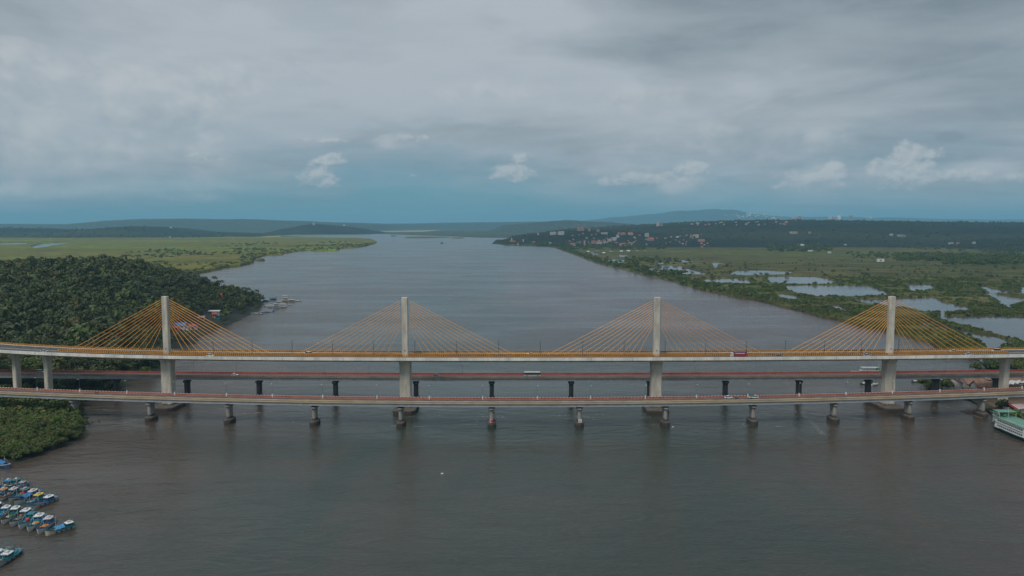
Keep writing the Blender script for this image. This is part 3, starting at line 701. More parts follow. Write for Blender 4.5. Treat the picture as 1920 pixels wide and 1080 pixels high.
def grid_points(x0, x1, y0, y1, s_, jit=0.45):
    gx_, gy_ = np.meshgrid(np.arange(float(x0), x1, s_), np.arange(float(y0), y1, s_)); gx_[::2] += s_ * .5
    return (gx_ + nr.uniform(-jit, jit, gx_.shape) * s_).ravel(), (gy_ + nr.uniform(-jit, jit, gy_.shape) * s_).ravel()
def proj(X, Y, Z):
    d = Y * cp - (Z - CAM_H) * sp; v = Y * sp + (Z - CAM_H) * cp
    return 960 + FPX * X / d, 540 - FPX * v / d
# mangroves on the near shore
X, Y = grid_points(-420, -150, 336, 452, 4.1)
k = inside(X, Y, HEAD); X, Y = X[k], Y[k]; px, py = proj(X, Y, 4.0); k = (px > -30) & (px < 175) & (edge_dist(X, Y, HEAD) > 0.4); X, Y = X[k], Y[k]
o_ = np.argsort(Y); near_pts = list(zip(X[o_], Y[o_]))
EDGE_LAB = 'bright green mangrove tree at the water edge below the low bridges'
IN_LAB = 'olive green mangrove tree packed into the thicket below the low bridges'
dd = edge_dist(X[o_], Y[o_], HEAD)
cnt = 0; rest = []
for (x, y), d in zip(near_pts, dd):
    sc = rng.uniform(.72, 1.12) * (1.0 if d > 4 else .82)
    if cnt < 190:
        k_near.plant('mangrove_tree', x, y, 0.5, sc, EDGE_LAB if d < 5 else IN_LAB, 'tree', 'mangroves on the near shore'); cnt += 1
    else: rest.append((x, y, 0.5, sc))
if rest: scatter(lo_bank, rest, 'mangrove_thicket', 'leaf_near', 'mangrove cover under the low bridges at the wooded shore', 'mangrove')
# forest on the headland; clearings keep the village roofs in sight
CLEAR = [(217, 633, 13, 5), (350, 618, 42, 9), (398, 593, 24, 13), (372, 603, 18, 6), (228, 643, 12, 3), (335, 599, 10, 5), (412, 562, 5, 6), (440, 592, 12, 7), (75, 699, 16, 5), (280, 560, 4, 2), (380, 612, 14, 6), (470, 580, 9, 5)]
X, Y = grid_points(-1010, -175, 452, 1320, 7.9)
k = inside(X, Y, HEAD); X, Y = X[k], Y[k]; d = edge_dist(X, Y, HEAD)
Zh = head_h(X, Y); px, py = proj(X, Y, Zh); k = (px > -60) & (d > 1.5)
for cx, cy, rx, ry in CLEAR: k &= ((px - cx) / rx) ** 2 + ((py - cy - ry * .4) / (ry * 1.4)) ** 2 > 1
X, Y, Zh, d = X[k], Y[k], Zh[k], d[k]; o_ = np.argsort(Y)
cnt = 0; rest = []; FOR_LAB = 'dark green broadleaf tree in the dense forest of the headland'
LOW_LAB = 'bright green shore tree among the mangroves by the first bridge pylon'
for i in o_:
    x, y, z = X[i], Y[i], Zh[i]; low = d[i] < 9 or 448 < y < 490 or (z < 14 and 618 < PX(x, y, z)[1] < 665 and 235 < PX(x, y, z)[0] < 380)
    sc = rng.choice([rng.uniform(.5, .8), rng.uniform(.75, 1.1), rng.uniform(.95, 1.3), rng.uniform(1.2, 1.75)]) * (0.58 if low else 0.66 if x > -470 and y > 800 else 1.0); qx, qy = PX(x, y, z + 4)
    if cnt < 235 and -20 < qx < 700:
        (k_bank if low and y < 800 else k_for).plant('forest_tree', x, y, z - .3, sc * (1.35 if low and y < 800 else 1), LOW_LAB if low and y < 800 else FOR_LAB, 'tree', 'shore trees by the first pylon' if low and y < 800 else 'forest trees on the headland'); cnt += 1
    else: rest.append((x, y, z - .3, sc))
scatter(lo_for, rest, 'forest', 'leaf_forest', 'dense dark green forest covering the headland hill', 'forest')
# palms on the tip of the headland
def palm_meshes(seed):
    q = random.Random(seed); t = MB(); h = q.uniform(9, 13); lx, ly = q.uniform(-1, 1), q.uniform(-1, 1)
    t.rod((0, 0, -.3), (lx * .5, ly * .5, h * .55), .22, .17); t.rod((lx * .5, ly * .5, h * .55), (lx, ly, h), .17, .12)
    f = MB()
    for i in range(17):
        a = 6.283 * i / 17 + q.uniform(-.2, .2); e0 = q.uniform(-.2, .9); L = q.uniform(3.0, 4.0); pr = None
        for s_ in range(6):
            u = s_ / 5; r_ = L * u; z = h + L * (math.sin(e0) * u - 0.75 * u * u); wdt = .62 * (1 - (2 * u - .8) ** 2 * .5) * (1 if s_ < 5 else .2)
            c = (lx + math.cos(a) * r_, ly + math.sin(a) * r_, z); nx, ny = -math.sin(a) * wdt, math.cos(a) * wdt
            cur = ((c[0] + nx, c[1] + ny, z - .22), c, (c[0] - nx, c[1] - ny, z - .22))
            if pr: f.face((pr[0], pr[1], cur[1], cur[0])); f.face((pr[1], pr[2], cur[2], cur[1]))
            pr = cur
    return t.mesh('trunk', 'bark'), f.mesh('fronds', 'leaf_palm')
PALMS = [palm_meshes(900 + i) for i in range(5)]
n = 0
while n < 95:
    x = rng.uniform(-470, -325); y = rng.uniform(800, 1120)
    if not inside(np.array(x), np.array(y), HEAD) or edge_dist(np.array(x), np.array(y), HEAD) < 4: continue
    qx, qy = PX(x, y, 0)
    if any(((qx - cx) / rx) ** 2 + ((qy - cy) / (ry * 1.6)) ** 2 < 1 for cx, cy, rx, ry in CLEAR): continue
    e = empty('palm_tree', (x, y, float(head_h(x, y)) - .2), rng.uniform(0, 6.28), 'tall coconut palm on the tip of the wooded headland', 'palm', 'coconut palms on the headland tip')
    e.scale = (rng.uniform(1.05, 1.45),) * 3; i = n % 5; link('trunk', PALMS[i][0], e); link('fronds', PALMS[i][1], e); n += 1
# mangroves along the pond banks and the river bank on the pond side
X, Y = grid_points(150, 960, 560, 1500, 4.6)
k = inside(X, Y, RIGHT) & (Y > 610)
for q in PONDS[:-2]: k &= ~inside(X, Y, q)
X, Y = X[k], Y[k]; de = edge_dist(X, Y, RIGHT)
for q in PONDS[:-2]: de = np.minimum(de, edge_dist(X, Y, q))
px, py = proj(X, Y, 2.0)
clump = fbm(X / 28, Y / 28, 77, 3)
k = (px < 1990) & (px > 1000) & (de > 0.6) & ((de < 9) | (clump > 0.52) | (Y < 760)) & (nr.rand(len(X)) < np.where(Y > 1000, 0.55, 0.95)) & ((clump > 0.30) | (Y < 760))
X, Y, px, py, clump = X[k], Y[k], px[k], py[k], clump[k]; o_ = np.argsort(Y); cnt = 0; rest = []
for i in o_:
    sc = rng.uniform(.55, .95) * (0.6 + 0.8 * clump[i])
    if cnt < 110 and px[i] < 1940:
        k_bank.plant('mangrove_tree', X[i], Y[i], 0.5, sc, 'rounded green mangrove tree on the strips between the ponds and the river', 'tree', 'mangroves along the pond banks'); cnt += 1
    else: rest.append((X[i], Y[i], 0.5, sc))
X, Y = grid_points(-1400, -150, 1560, 4200, 34, .5)
k = inside(X, Y, LEFT) & (fbm(X / 160, Y / 160, 91, 3) > .53) & (proj(X, Y, 0 * X)[0] > -40); X, Y = X[k], Y[k]
scatter(lo_bank, [(x, y, 1.2, rng.uniform(1.0, 2.0)) for x, y in zip(X, Y)], 'mangrove_thicket', 'leaf_near', 'taller mangrove clumps dotted over the marsh behind the headland', 'mangrove')
belt = []
for i in range(4, 17):
    (xa, ya), (xb, yb) = RIGHT[i], RIGHT[i + 1]; L_ = math.hypot(xb - xa, yb - ya); nx, ny = (ya - yb) / L_, (xb - xa) / L_
    for _ in range(int(L_ / 3.2)):
        t, o = rng.random(), rng.uniform(2, 10 + 42 * rng.random()); s_ = 1 if nx > 0 else -1
        x, y = xa + (xb - xa) * t + s_ * nx * o, ya + (yb - ya) * t + s_ * ny * o
        if not any(inside(np.array(x), np.array(y), q) for q in PONDS[:-2]): belt.append((x, y, .3, rng.uniform(.7, 1.5)))
scatter(lo_bank, belt, 'mangrove_thicket', 'leaf_bank', 'dark mangrove belt along the far river bank below the town', 'mangrove')
belt = []
for i in range(0, 17):
    (xa, ya), (xb, yb) = LEFT[i], LEFT[i + 1]; L_ = math.hypot(xb - xa, yb - ya)
    for _ in range(int(L_ / 5)):
        t = rng.random(); x, y = xa + (xb - xa) * t + rng.uniform(-50, 8), ya + (yb - ya) * t + rng.uniform(-10, 60)
        if inside(np.array(x), np.array(y), LEFT): belt.append((x, y, .8, rng.uniform(.8, 1.7)))
scatter(lo_bank, belt, 'mangrove_thicket', 'leaf_near', 'mangrove fringe along the shore of the marsh behind the headland', 'mangrove')
scatter(lo_bank, rest, 'mangrove_thicket', 'leaf_bank', 'mangroves lining the banks of the fish ponds', 'mangrove')
# ------------------------------------------------------------------ bridges
class Path:
    def __init__(s, Yn): s.Y = Yn
    def at(s, x, o=0.0, z=0.0):
        d = (s.Y(x + .5) - s.Y(x - .5)); L = math.hypot(1, d)
        return (x - d / L * o, s.Y(x) + o / L, z)
    def rz(s, x): return math.atan2(s.Y(x + .5) - s.Y(x - .5), 1.0)
    def find(s, px, o, z):
        "road position x whose point at offset o, height z is seen in photograph column px"
        lo, hi = -500.0, 500.0
        for _ in range(50):
            m_ = (lo + hi) / 2
            if PX(*s.at(m_, o, z))[0] < px: lo = m_
            else: hi = m_
        return lo
    def sweep(s, mb, sec, x0, x1, step=7.0, m=0):
        n = max(2, int(abs(x1 - x0) / step) + 1)
        mb.loft([[s.at(x, o, z) for o, z in sec] for x in np.linspace(x0, x1, n)], m); return mb
def rect(o0, o1, z0, z1): return [(o0, z0), (o1, z0), (o1, z1), (o0, z1)]

# --- the tall cable-stayed bridge
P1 = Path(lambda x: 428 + (0.78e-4 * x * x + 1.95e-9 * x ** 4 if x < 0 else 1.25e-4 * x * x))
ZD = 33.0
B1 = empty('cable_stayed_bridge', P1.at(0, 10.5, 0), 0, 'tall cable-stayed bridge with four concrete pylons and amber cables', 'bridge')
INV = lambda p: (p[0], p[1] - 438.5, p[2])
def b1(mb, name, mats, smooth=False):
    mb.v = [INV(v) for v in mb.v]; return mb.build(name, mats, B1, smooth=smooth)
XA, XB = -470, 470
mb = MB(); P1.sweep(mb, [(0.05, ZD), (20.95, ZD), (20.95, ZD - .5), (16, ZD - 1.3), (14.6, ZD - 2.75), (6.4, ZD - 2.75), (5, ZD - 1.3), (0.05, ZD - .5)], XA, XB); b1(mb, 'deck', 'conc')
mb = MB(); P1.sweep(mb, rect(.4, 9.4, ZD + .004, ZD + .05), XA, XB); P1.sweep(mb, rect(11.6, 20.6, ZD + .004, ZD + .05), XA, XB); b1(mb, 'road_surface', 'asph')
mb = MB()
for o in (.9, 4.9, 8.9, 12.1, 16.1, 20.1):
    if o in (4.9, 16.1):
        for x in np.arange(XA, XB, 9): P1.sweep(mb, rect(o - .08, o + .08, ZD + .054, ZD + .06), x, x + 3, 3)
    else: P1.sweep(mb, rect(o - .08, o + .08, ZD + .054, ZD + .06), XA, XB)
b1(mb, 'lane_marking', 'line')
mb = MB(); P1.sweep(mb, rect(-.12, .32, ZD - .72, ZD + 1.05), XA, XB)
for x in np.arange(XA, XB, 12.0): P1.sweep(mb, rect(-.13, -.125, ZD - .72, ZD + 1.05), x, x + .14, .2, 1)
b1(mb, 'parapet', ['fascia', 'conc_dk'])
mb = MB(); P1.sweep(mb, rect(20.68, 21.12, ZD - .72, ZD + .28), XA, XB); b1(mb, 'parapet', 'fascia')
mb = MB(); P1.sweep(mb, rect(9.4, 11.6, ZD - .01, ZD + .22), XA, XB); b1(mb, 'median_kerb', 'conc_dk')
def rail(path, o, z0, h, x0, x1, pitch, wid, mat, name, inv, bridge, lower=True):
    mb = MB()
    for x in np.arange(x0, x1, pitch): mb.box(path.at(x, o, z0 + h / 2), (wid, .12, h), path.rz(x))
    path.sweep(mb, rect(o - .09, o + .09, z0 + h - .02, z0 + h + .06), x0, x1)
    if lower: path.sweep(mb, rect(o - .09, o + .09, z0 - .01, z0 + .07), x0, x1)
    path.sweep(mb, rect(o + .10, o + .12, z0 + .05, z0 + h - .1), x0, x1, m=1)
    mb.v = [inv(v) for v in mb.v]; return mb.build(name, [mat, 'dark'], bridge)
XM0, XM1 = P1.find(108, 8, ZD), P1.find(1893, 8, ZD)
rail(P1, 20.9, ZD + .28, 1.10, XA, XB, 1.25, .66, 'yel', 'railing', INV, B1)
rail(P1, 9.0, ZD + .10, 1.15, XM0, XM1, 1.25, .68, 'yel', 'railing', INV, B1)
rail(P1, 12.0, ZD + .10, 1.15, XM0, XM1, 1.25, .70, 'yel', 'railing', INV, B1)
PYX = [P1.find(p, 10.5, ZD + 2) for p in (313.5, 760, 1230.5, 1668)]
ZT = 68.2
for k, xp in enumerate(PYX):
    mb = MB(); c = P1.at(xp, 10.5, 0); rz = P1.rz(xp)
    def ring(z, a, d, ch=.25):
        pts = [(-a + ch, -d), (a - ch, -d), (a, -d + ch), (a, d - ch), (a - ch, d), (-a + ch, d), (-a, d - ch), (-a, -d + ch)]
        return [(c[0] + u * math.cos(rz) - v * math.sin(rz), c[1] + u * math.sin(rz) + v * math.cos(rz), z) for u, v in pts]
    mb.loft([ring(ZD + .0, 1.85, 1.45), ring(ZD + 3, 1.78, 1.45), ring(ZT - .3, 1.72, 1.4), ring(ZT, 1.6, 1.3)])
    py_ = b1(mb, 'pylon', 'conc')
    h = MB(); q = P1.at(xp, 10.5 - 1.48, ZD + 3.6); h.box(q, (.55, .1, .7), rz); h.v = [INV(v) for v in h.v]
    ho = h.build('hatch', 'dark', py_)
    mb = MB(); mb.loft([ring(-1.2, 3.25, 2.9, .5), ring(8, 3.2, 2.8, .5), ring(ZD - 5, 3.25, 2.8, .5), ring(ZD - 2.75, 3.55, 3.6, .5)]); b1(mb, 'pier', 'conc')
    mb = MB(); mb.loft([ring(-1.3, 6.6, 9.6, 2.2), ring(2.2, 6.6, 9.6, 2.2), ring(2.5, 6.3, 9.3, 2.2)]); b1(mb, 'pile_cap', 'cap')
    for sgn in (-1, 1):
        for i in range(12):
            d = 11.5 + (66.5 - 11.5) * i / 11; zt = 52.2 + 14.4 * i / 11
            a = P1.at(xp, 10.5, zt); a = (a[0] + sgn * 1.7 * math.cos(rz), a[1] + sgn * 1.7 * math.sin(rz), zt); b_ = P1.at(xp + sgn * d, 10.5, ZD + .2)
            A, Bv = np.array(a), np.array(b_); u = (Bv - A) / np.linalg.norm(Bv - A)
            mb = MB(); mb.rod(A, A + u * 1.3, .13, .13, 6, 1); mb.rod(A + u * 1.3, Bv - u * 2.2, .15, .15, 6, 0); mb.rod(Bv - u * 2.2, Bv, .17, .20, 6, 1)
            b1(mb, 'stay_cable', ['cable', 'pipe'])
for xp, flare in [(P1.find(31, 10.5, 20), 0), (P1.find(90, 10.5, 20), 0), (P1.find(1883, 10.5, 20), 1), (-352, 0), (-380, 0), (352, 1), (405, 1)]:
    mb = MB(); c = P1.at(xp, 10.5, 0); rz = P1.rz(xp)
    def ring2(z, a, d, ch=.3):
        pts = [(-a + ch, -d), (a - ch, -d), (a, -d + ch), (a, d - ch), (a - ch, d), (-a + ch, d), (-a, d - ch), (-a, -d + ch)]
        return [(c[0] + u * math.cos(rz) - v * math.sin(rz), c[1] + u * math.sin(rz) + v * math.cos(rz), z) for u, v in pts]
    if flare: mb.loft([ring2(-1.2, 1.75, 2.4), ring2(26, 1.75, 2.4), ring2(28.5, 2.3, 3.6), ring2(ZD - 2.75, 3.3, 4.6)])
    else: mb.loft([ring2(-1.2, 1.5, 2.0), ring2(ZD - 7, 1.5, 2.0), ring2(ZD - 2.75, 1.9, 3.4)])
    b1(mb, 'pier', 'conc')

# --- the two low bridges
def low_bridge(label, Yn, zd, width, piers, kind):
    P = Path(Yn); y0 = Yn(0) + width / 2
    B = empty('road_bridge', (0, y0, 0), 0, label, 'bridge'); inv = lambda p: (p[0], p[1] - y0, p[2])
    def put(mb, name, mats): mb.v = [inv(v) for v in mb.v]; return mb.build(name, mats, B)
    w_ = width; xa, xb = -440, 460
    mb = MB(); P.sweep(mb, [(.05, zd), (w_ - .05, zd), (w_ - .05, zd - .45), (w_ - .55, zd - .6), (w_ - .6, zd - 2.4), (.6, zd - 2.4), (.55, zd - .6), (.05, zd - .45)], xa, xb); put(mb, 'girder', 'conc_bl')
    mb = MB(); P.sweep(mb, rect(.5, w_ - .5, zd + .004, zd + .04), xa, xb); put(mb, 'road_surface', 'lowroad')
    mb = MB()
    for x in np.arange(xa, xb, 9): P.sweep(mb, rect(w_ / 2 - .07, w_ / 2 + .07, zd + .044, zd + .05), x, x + 3, 3)
    for o in (.75, w_ - .75): P.sweep(mb, rect(o - .06, o + .06, zd + .044, zd + .05), xa, xb)
    put(mb, 'lane_marking', 'line')
    if kind == 'front':
        mb = MB(); P.sweep(mb, rect(-.10, .25, zd - .60, zd - .12), xa, xb); P.sweep(mb, rect(-.10, .25, zd + .42, zd + .82), xa, xb); put(mb, 'cream_band', 'cream')
        mb = MB(); P.sweep(mb, rect(-.04, .22, zd - .12, zd + .42), xa, xb); P.sweep(mb, rect(.0, .3, zd - .8, zd - .60), xa, xb); put(mb, 'parapet', 'brown')
        mb = MB(); P.sweep(mb, rect(w_ - .3, w_ - .05, zd, zd + .95), xa, xb); put(mb, 'far_parapet', 'redor')
        mb = MB()
        P.sweep(mb, rect(w_ - .33, w_ - .02, zd + .95, zd + 1.11), xa, xb, 2.0); put(mb, 'coping', 'wstripe')
        mb = MB()
        for x in np.arange(xa, xb, 1.9): mb.box(P.at(x, w_ - .32, zd + .5), (.18, .06, .9), P.rz(x))
        put(mb, 'railing_post', 'brown')
    else:
        mb = MB(); P.sweep(mb, rect(-.06, .2, zd - .5, zd + .85), xa, xb); put(mb, 'parapet', 'brown')
        mb = MB()
        P.sweep(mb, rect(-.08, .22, zd + .85, zd + .98), xa, xb, 2.0); put(mb, 'coping', 'cstripe')
        mb = MB(); P.sweep(mb, rect(w_ - .3, w_ - .05, zd, zd + 1.15), xa, xb); put(mb, 'far_parapet', 'red')
        mb = MB(); P.sweep(mb, rect(w_ - .34, w_, zd + 1.15, zd + 1.27), xa, xb); put(mb, 'red_coping', 'redor')
    X_ = []
    for pxx in piers:
        xp = P.find(pxx, w_ / 2, zd - 4); X_.append(xp); c = P.at(xp, w_ / 2, 0); rz = P.rz(xp)
        def tr(u, v, z): return (c[0] + u * math.cos(rz) - v * math.sin(rz), c[1] + u * math.sin(rz) + v * math.cos(rz), z)
        def stad(a, d, z, n=7):
            r_ = a; pts = []
            for i in range(n): t = math.pi + math.pi * i / (n - 1); pts.append(tr(math.cos(t) * r_, -d + r_ + math.sin(t) * r_, z))
            for i in range(n): t = math.pi * i / (n - 1); pts.append(tr(math.cos(t) * r_, d - r_ + math.sin(t) * r_, z))
            return pts
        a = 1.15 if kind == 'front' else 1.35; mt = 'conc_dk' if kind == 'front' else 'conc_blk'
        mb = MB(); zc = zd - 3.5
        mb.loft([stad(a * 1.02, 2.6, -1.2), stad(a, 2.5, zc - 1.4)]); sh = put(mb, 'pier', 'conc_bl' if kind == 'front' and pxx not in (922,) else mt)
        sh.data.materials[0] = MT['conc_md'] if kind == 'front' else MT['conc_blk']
        m2 = MB(); m2.loft([stad(a, 2.5, zc - 1.4), stad(a + .55, 3.6, zc - .7), stad(a + .55, 3.6, zc)]); m2.v = [inv(v) for v in m2.v]; m2.build('pier_cap', 'conc_md' if kind == 'front' else mt, sh)
        for v in (-2.0, 2.0):
            m2 = MB(); m2.box(tr(0, v, zc + .55), (.75, 1.0, 1.1), rz); m2.v = [inv(v) for v in m2.v]; m2.build('bearing', 'dark', sh)
        m2 = MB(); m2.loft([stad(2.35 if kind == 'front' else 2.1, 4.6, -1.3), stad(2.3 if kind == 'front' else 2.0, 4.5, 2.2 if kind == 'front' else 1.2), stad(1.9 if kind == 'front' else 1.7, 4.1, 2.6 if kind == 'front' else 1.5)])
        m2.v = [inv(v) for v in m2.v]; m2.build('footing', 'cap', sh)
    return B, P, X_
FP = [140, 283, 430, 590, 752, 922, 1086, 1247, 1411, 1563, 1703, 1840]
BF, P2, FX = low_bridge('low road bridge with cream bands and brick red railing, nearest the camera', lambda x: 401.5 + 2.8e-4 * x * x, 13.8, 9.0, FP, 'front')
BP = [219, 351, 486, 629, 780, 922, 1071, 1218, 1360, 1498, 1628, 1755, 1868]
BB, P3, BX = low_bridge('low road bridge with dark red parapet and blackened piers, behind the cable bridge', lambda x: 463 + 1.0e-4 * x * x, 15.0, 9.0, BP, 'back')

# --- street lamps
def by_interval(xs, refs, noun, first, last):
    "say which lamp: between which piers (or pylons), and which of those there"
    grp = {}
    for x in xs: grp.setdefault(sum(r_ < x for r_ in refs), []).append(x)
    lab = {}
    for k, g_ in grp.items():
        where = ('before the first %s on the %s' % (noun, first)) if k == 0 else ('past the last %s' % noun) if k == len(refs) else 'between the %s and %s %s' % (ORD[k - 1], ORD[k], noun + 's')
        for i, x in enumerate(g_): lab[x] = where if len(g_) == 1 else where + ', %s of %d' % (ORD[i], len(g_))
    return lab
def lamp_kind(kind):
    if kind == 'twin':
        p = MB().rod((0, 0, 0), (0, 0, 8.2), .16, .10, 8); p.box((0, 0, .2), (.5, .5, .4))
        a = MB()
        for s_ in (-1, 1): a.rod((0, 0, 7.9), (0, s_ * 1.9, 8.7), .06, .05, 6)
        hd = MB().box((0, 0, 0), (.34, .95, .16))
        return [('pole', p.mesh('pole', 'dark'), (0, 0, 0)), ('arm', a.mesh('arm', 'dark'), (0, 0, 0)), ('lamp_head', hd.mesh('lamp_head', 'dark'), (0, -2.2, 8.72)), ('lamp_head', hd.mesh('lamp_head', 'dark'), (0, 2.2, 8.72))]
    base = MB().box((0, 0, .95), (.55, .55, 1.9), 0, 0, .9)
    p = MB().rod((0, 0, 1.8), (0, 0, 7.6), .075, .05, 8)
    hd = MB(); hd.rod((0, 0, 7.55), (0, -.9, 7.9), .05, .045, 6); hd.box((0, -1.15, 7.9), (.34, .7, .2))
    if kind == 'front': return [('base', base.mesh('base', 'white'), (0, 0, 0)), ('pole', p.mesh('pole', 'steel'), (0, 0, 0)), ('lamp_head', hd.mesh('lamp_head', 'white'), (0, 0, 0))]
    base = MB().box((0, 0, .8), (.5, .5, 1.6))
    return [('base', base.mesh('base', 'red'), (0, 0, 0)), ('pole', p.mesh('pole', 'steel'), (0, 0, 0)), ('lamp_head', hd.mesh('lamp_head', 'steel'), (0, 0, 0))]
for kind, P, o, z, pxs, refs, noun, text, grp in [
        ('twin', P1, 10.5, ZD + .22, [400, 473, 548, 624, 701, 778, 856, 935, 1013, 1092, 1170, 1247, 1323, 1399, 1472, 1545, 1615, 1684], PYX, 'pylon', 'dark twin-headed lamp on the cable bridge ', 'twin lamps on the cable bridge'),
        ('front', P2, 8.75, 13.8, [70, 150, 238, 328, 425, 511, 605, 707, 805, 905, 1008, 1107, 1210, 1306, 1402, 1498, 1586, 1673, 1762, 1845, 1916], FX, 'pier', 'white-based lamp on the cream-banded bridge ', 'white-based lamps on the cream-banded bridge'),
        ('back', P3, 8.8, 15.0, [63, 132, 283, 363, 444, 523, 608, 692, 867, 953, 1042, 1125, 1304, 1385, 1464, 1541, 1626, 1698, 1773, 1842], BX, 'pier', 'thin lamp on rear bridge ', 'thin lamps on the red bridge behind')]:
    meshes = lamp_kind(kind); xs = [P.find(p, o, z) for p in pxs]
    lab = by_interval(xs, refs, noun, 'wooded shore', 'pond shore')
    for x in xs:
        e = empty('street_lamp', P.at(x, o, z), P.rz(x), text + lab[x], 'street lamp', grp)
        for nm, me, lc in meshes: link(nm, me, e, lc)

# --- vehicles
def ext(prof, w_, taper=1.0, n=None):
    "extrude a side profile (x, z) across the width, drawing the upper points in"
    zt = max(p[1] for p in prof); zb = min(p[1] for p in prof); r1 = []; r2 = []
    for x, z in prof:
        k = w_ / 2 * (1 - (1 - taper) * (z - zb) / (zt - zb + 1e-6)); r1.append((x, -k, z)); r2.append((x, k, z))
    return MB().loft([r1, r2])
WHEEL = None
def wheel(parent, x, y, r=.33, wd=.22):
    m_ = MB().rod((x, y - wd / 2, r), (x, y + wd / 2, r), r, r, 12); return m_.build('wheel', 'tyre', parent)
def car(P, px, o, z, paint, lab, L=4.1, H=1.5, van=False, face=1):
    x = P.find(px, o, z + .6); e = empty('car', P.at(x, o, z + .05), P.rz(x) + (math.pi if face < 0 else 0), lab, 'car', None); a = L / 2
    ext([(-a, .35), (-a + .1, .25), (a - .1, .25), (a, .4), (a - .05, .72), (a - .9, .86), (-a + .15, .92), (-a, .75)], 1.72, .93).build('body', paint, e)
    if van: prof = [(-a + .05, .88), (a - .8, .84), (a - 1.45, H), (-a + .2, H)]
    else: prof = [(-a + .25, .90), (a - .95, .84), (a - 1.75, H - .06), (-a + .95, H - .04)]
    ext(prof, 1.58, .82).build('windows', 'glass', e)
    xs = [p[0] for p in prof]; MB().box(((xs[2] + xs[3]) / 2, 0, H - .01), (xs[2] - xs[3] + .1, 1.32, .09)).build('roof', paint, e)
    for wx in (-a + .8, a - .8):
        for wy in (-.76, .76): wheel(e, wx, wy)
    h = MB(); [h.box((a - .04, s_ * .58, .62), (.1, .32, .14)) for s_ in (-1, 1)]; h.build('headlight', 'white', e)
    return e
NEAR, FAR_ = 5.6, 15.6
car(P1, 83, NEAR, ZD, 'silver', 'silver car at the wooded end of the tall bridge, left of all cables')
car(P1, 394, NEAR, ZD, 'white', 'white car on the tall bridge just right of the first pylon')
car(P1, 577, FAR_, ZD, 'white', 'white van-like car on the far lanes of the tall bridge, left of the second pylon', 4.6, 1.75, True, -1)
car(P1, 994, FAR_, ZD, 'white', 'small white car on the far lanes midway between second and third pylons', 3.6, 1.45, False, -1)
car(P1, 1461, NEAR, ZD, 'grey', 'grey car on the tall bridge behind the red container truck', 4.4)
car(P1, 1626, NEAR, ZD, 'bluewhite', 'pale blue car on the tall bridge just left of the fourth pylon')
car(P1, 1817, NEAR, ZD, 'silver', 'silver car on the near lanes past the fourth pylon', 4.3)
car(P1, 1787, FAR_, ZD, 'white', 'white car on the far lanes past the fourth pylon, above the silver car', 4.0, 1.5, False, -1)
car(P1, 1868, FAR_, ZD, 'dirtywhite', 'off-white van on the far lanes at the pond end of the tall bridge', 4.8, 1.9, True, -1)
car(P3, 440, 3.0, 15.04, 'white', 'white car on the red bridge under the first span', 4.2)
car(P3, 819, 3.0, 15.04, 'grey', 'dark grey car on the red bridge just right of the second pylon', 4.5)
car(P3, 76, 6.2, 15.04, 'dirtywhite', 'off-white van on the red bridge by the wooded shore', 4.8, 1.9, True)
car(P2, 1366, 6.4, 13.84, 'white', 'white car leading two others on the cream-banded bridge', 4.3)
car(P2, 1383, 3.0, 13.84, 'grey', 'grey car between the white car and the pick-up on the cream-banded bridge', 3.9)
# pick-up
x = P2.find(1413, 5.8, 14.4); e = empty('pickup_truck', P2.at(x, 5.8, 13.88), P2.rz(x), 'white pick-up with green load on the cream-banded bridge', 'truck')
ext([(-2.6, .45), (2.5, .45), (2.6, .8), (1.9, 1.0), (-2.6, 1.0)], 1.8, .95).build('body', 'white', e)
ext([(.2, .98), (1.95, .98), (1.45, 1.75), (.45, 1.75)], 1.6, .85).build('cab', 'glass', e); MB().box((.95, 0, 1.75), (1.05, 1.4, .08)).build('roof', 'white', e)
MB().box((-1.2, 0, 1.35), (2.4, 1.6, .7), 0, 0, .9).build('load', 'green', e)
for wx in (-1.7, 1.6):
    for wy in (-.8, .8): wheel(e, wx, wy, .37)
# container truck
x = P1.find(1384, NEAR - 1.2, ZD + 1.5); e = empty('truck', P1.at(x, NEAR - 1.4, ZD + .05), P1.rz(x), 'long red and blue container truck with white cab beside the third span cables', 'truck')
MB().box((0.95, 0, 2.05), (7.6, 2.45, 2.5)).build('container', 'truckred', e)
MB().box((0.95, 0, 3.42), (7.62, 2.47, .42)).build('container_top', 'truckblue', e)
MB().box((0.6, -1.235, 2.72), (5.6, .02, .34)).build('lettering_band', 'white', e)
ext([(-4.6, .55), (-3.1, .55), (-3.1, 3.0), (-3.9, 3.05), (-4.55, 2.0)], 2.3, .95).build('cab', 'dirtywhite', e)
MB().box((-4.25, 0, 2.2), (.55, 2.2, .62), 0).build('windscreen', 'glass', e)
MB().box((.4, 0, .7), (8.8, .9, .25)).build('chassis', 'dark', e)
for wx in (-3.8, 1.9, 3.1, 4.2):
    for wy in (-1.0, 1.0): wheel(e, wx, wy, .48, .3)
# bus
x = P3.find(998, 4.2, 16); e = empty('bus', P3.at(x, 4.0, 15.08), P3.rz(x), 'long white bus with dark window band on the red bridge', 'bus')
ext([(-5.2, .4), (5.2, .4), (5.25, 1.2), (-5.2, 1.2)], 2.45, .99).build('body', 'silver', e)
ext([(-5.15, 1.19), (5.2, 1.19), (5.05, 2.5), (-5.1, 2.5)], 2.38, .97).build('windows', 'glass', e)
ext([(-5.15, 2.49), (5.1, 2.49), (4.9, 2.95), (-5.0, 2.95)], 2.42, .93).build('roof', 'dirtywhite', e)
for wx in (-3.2, 3.4):
    for wy in (-1.1, 1.1): wheel(e, wx, wy, .48, .28)
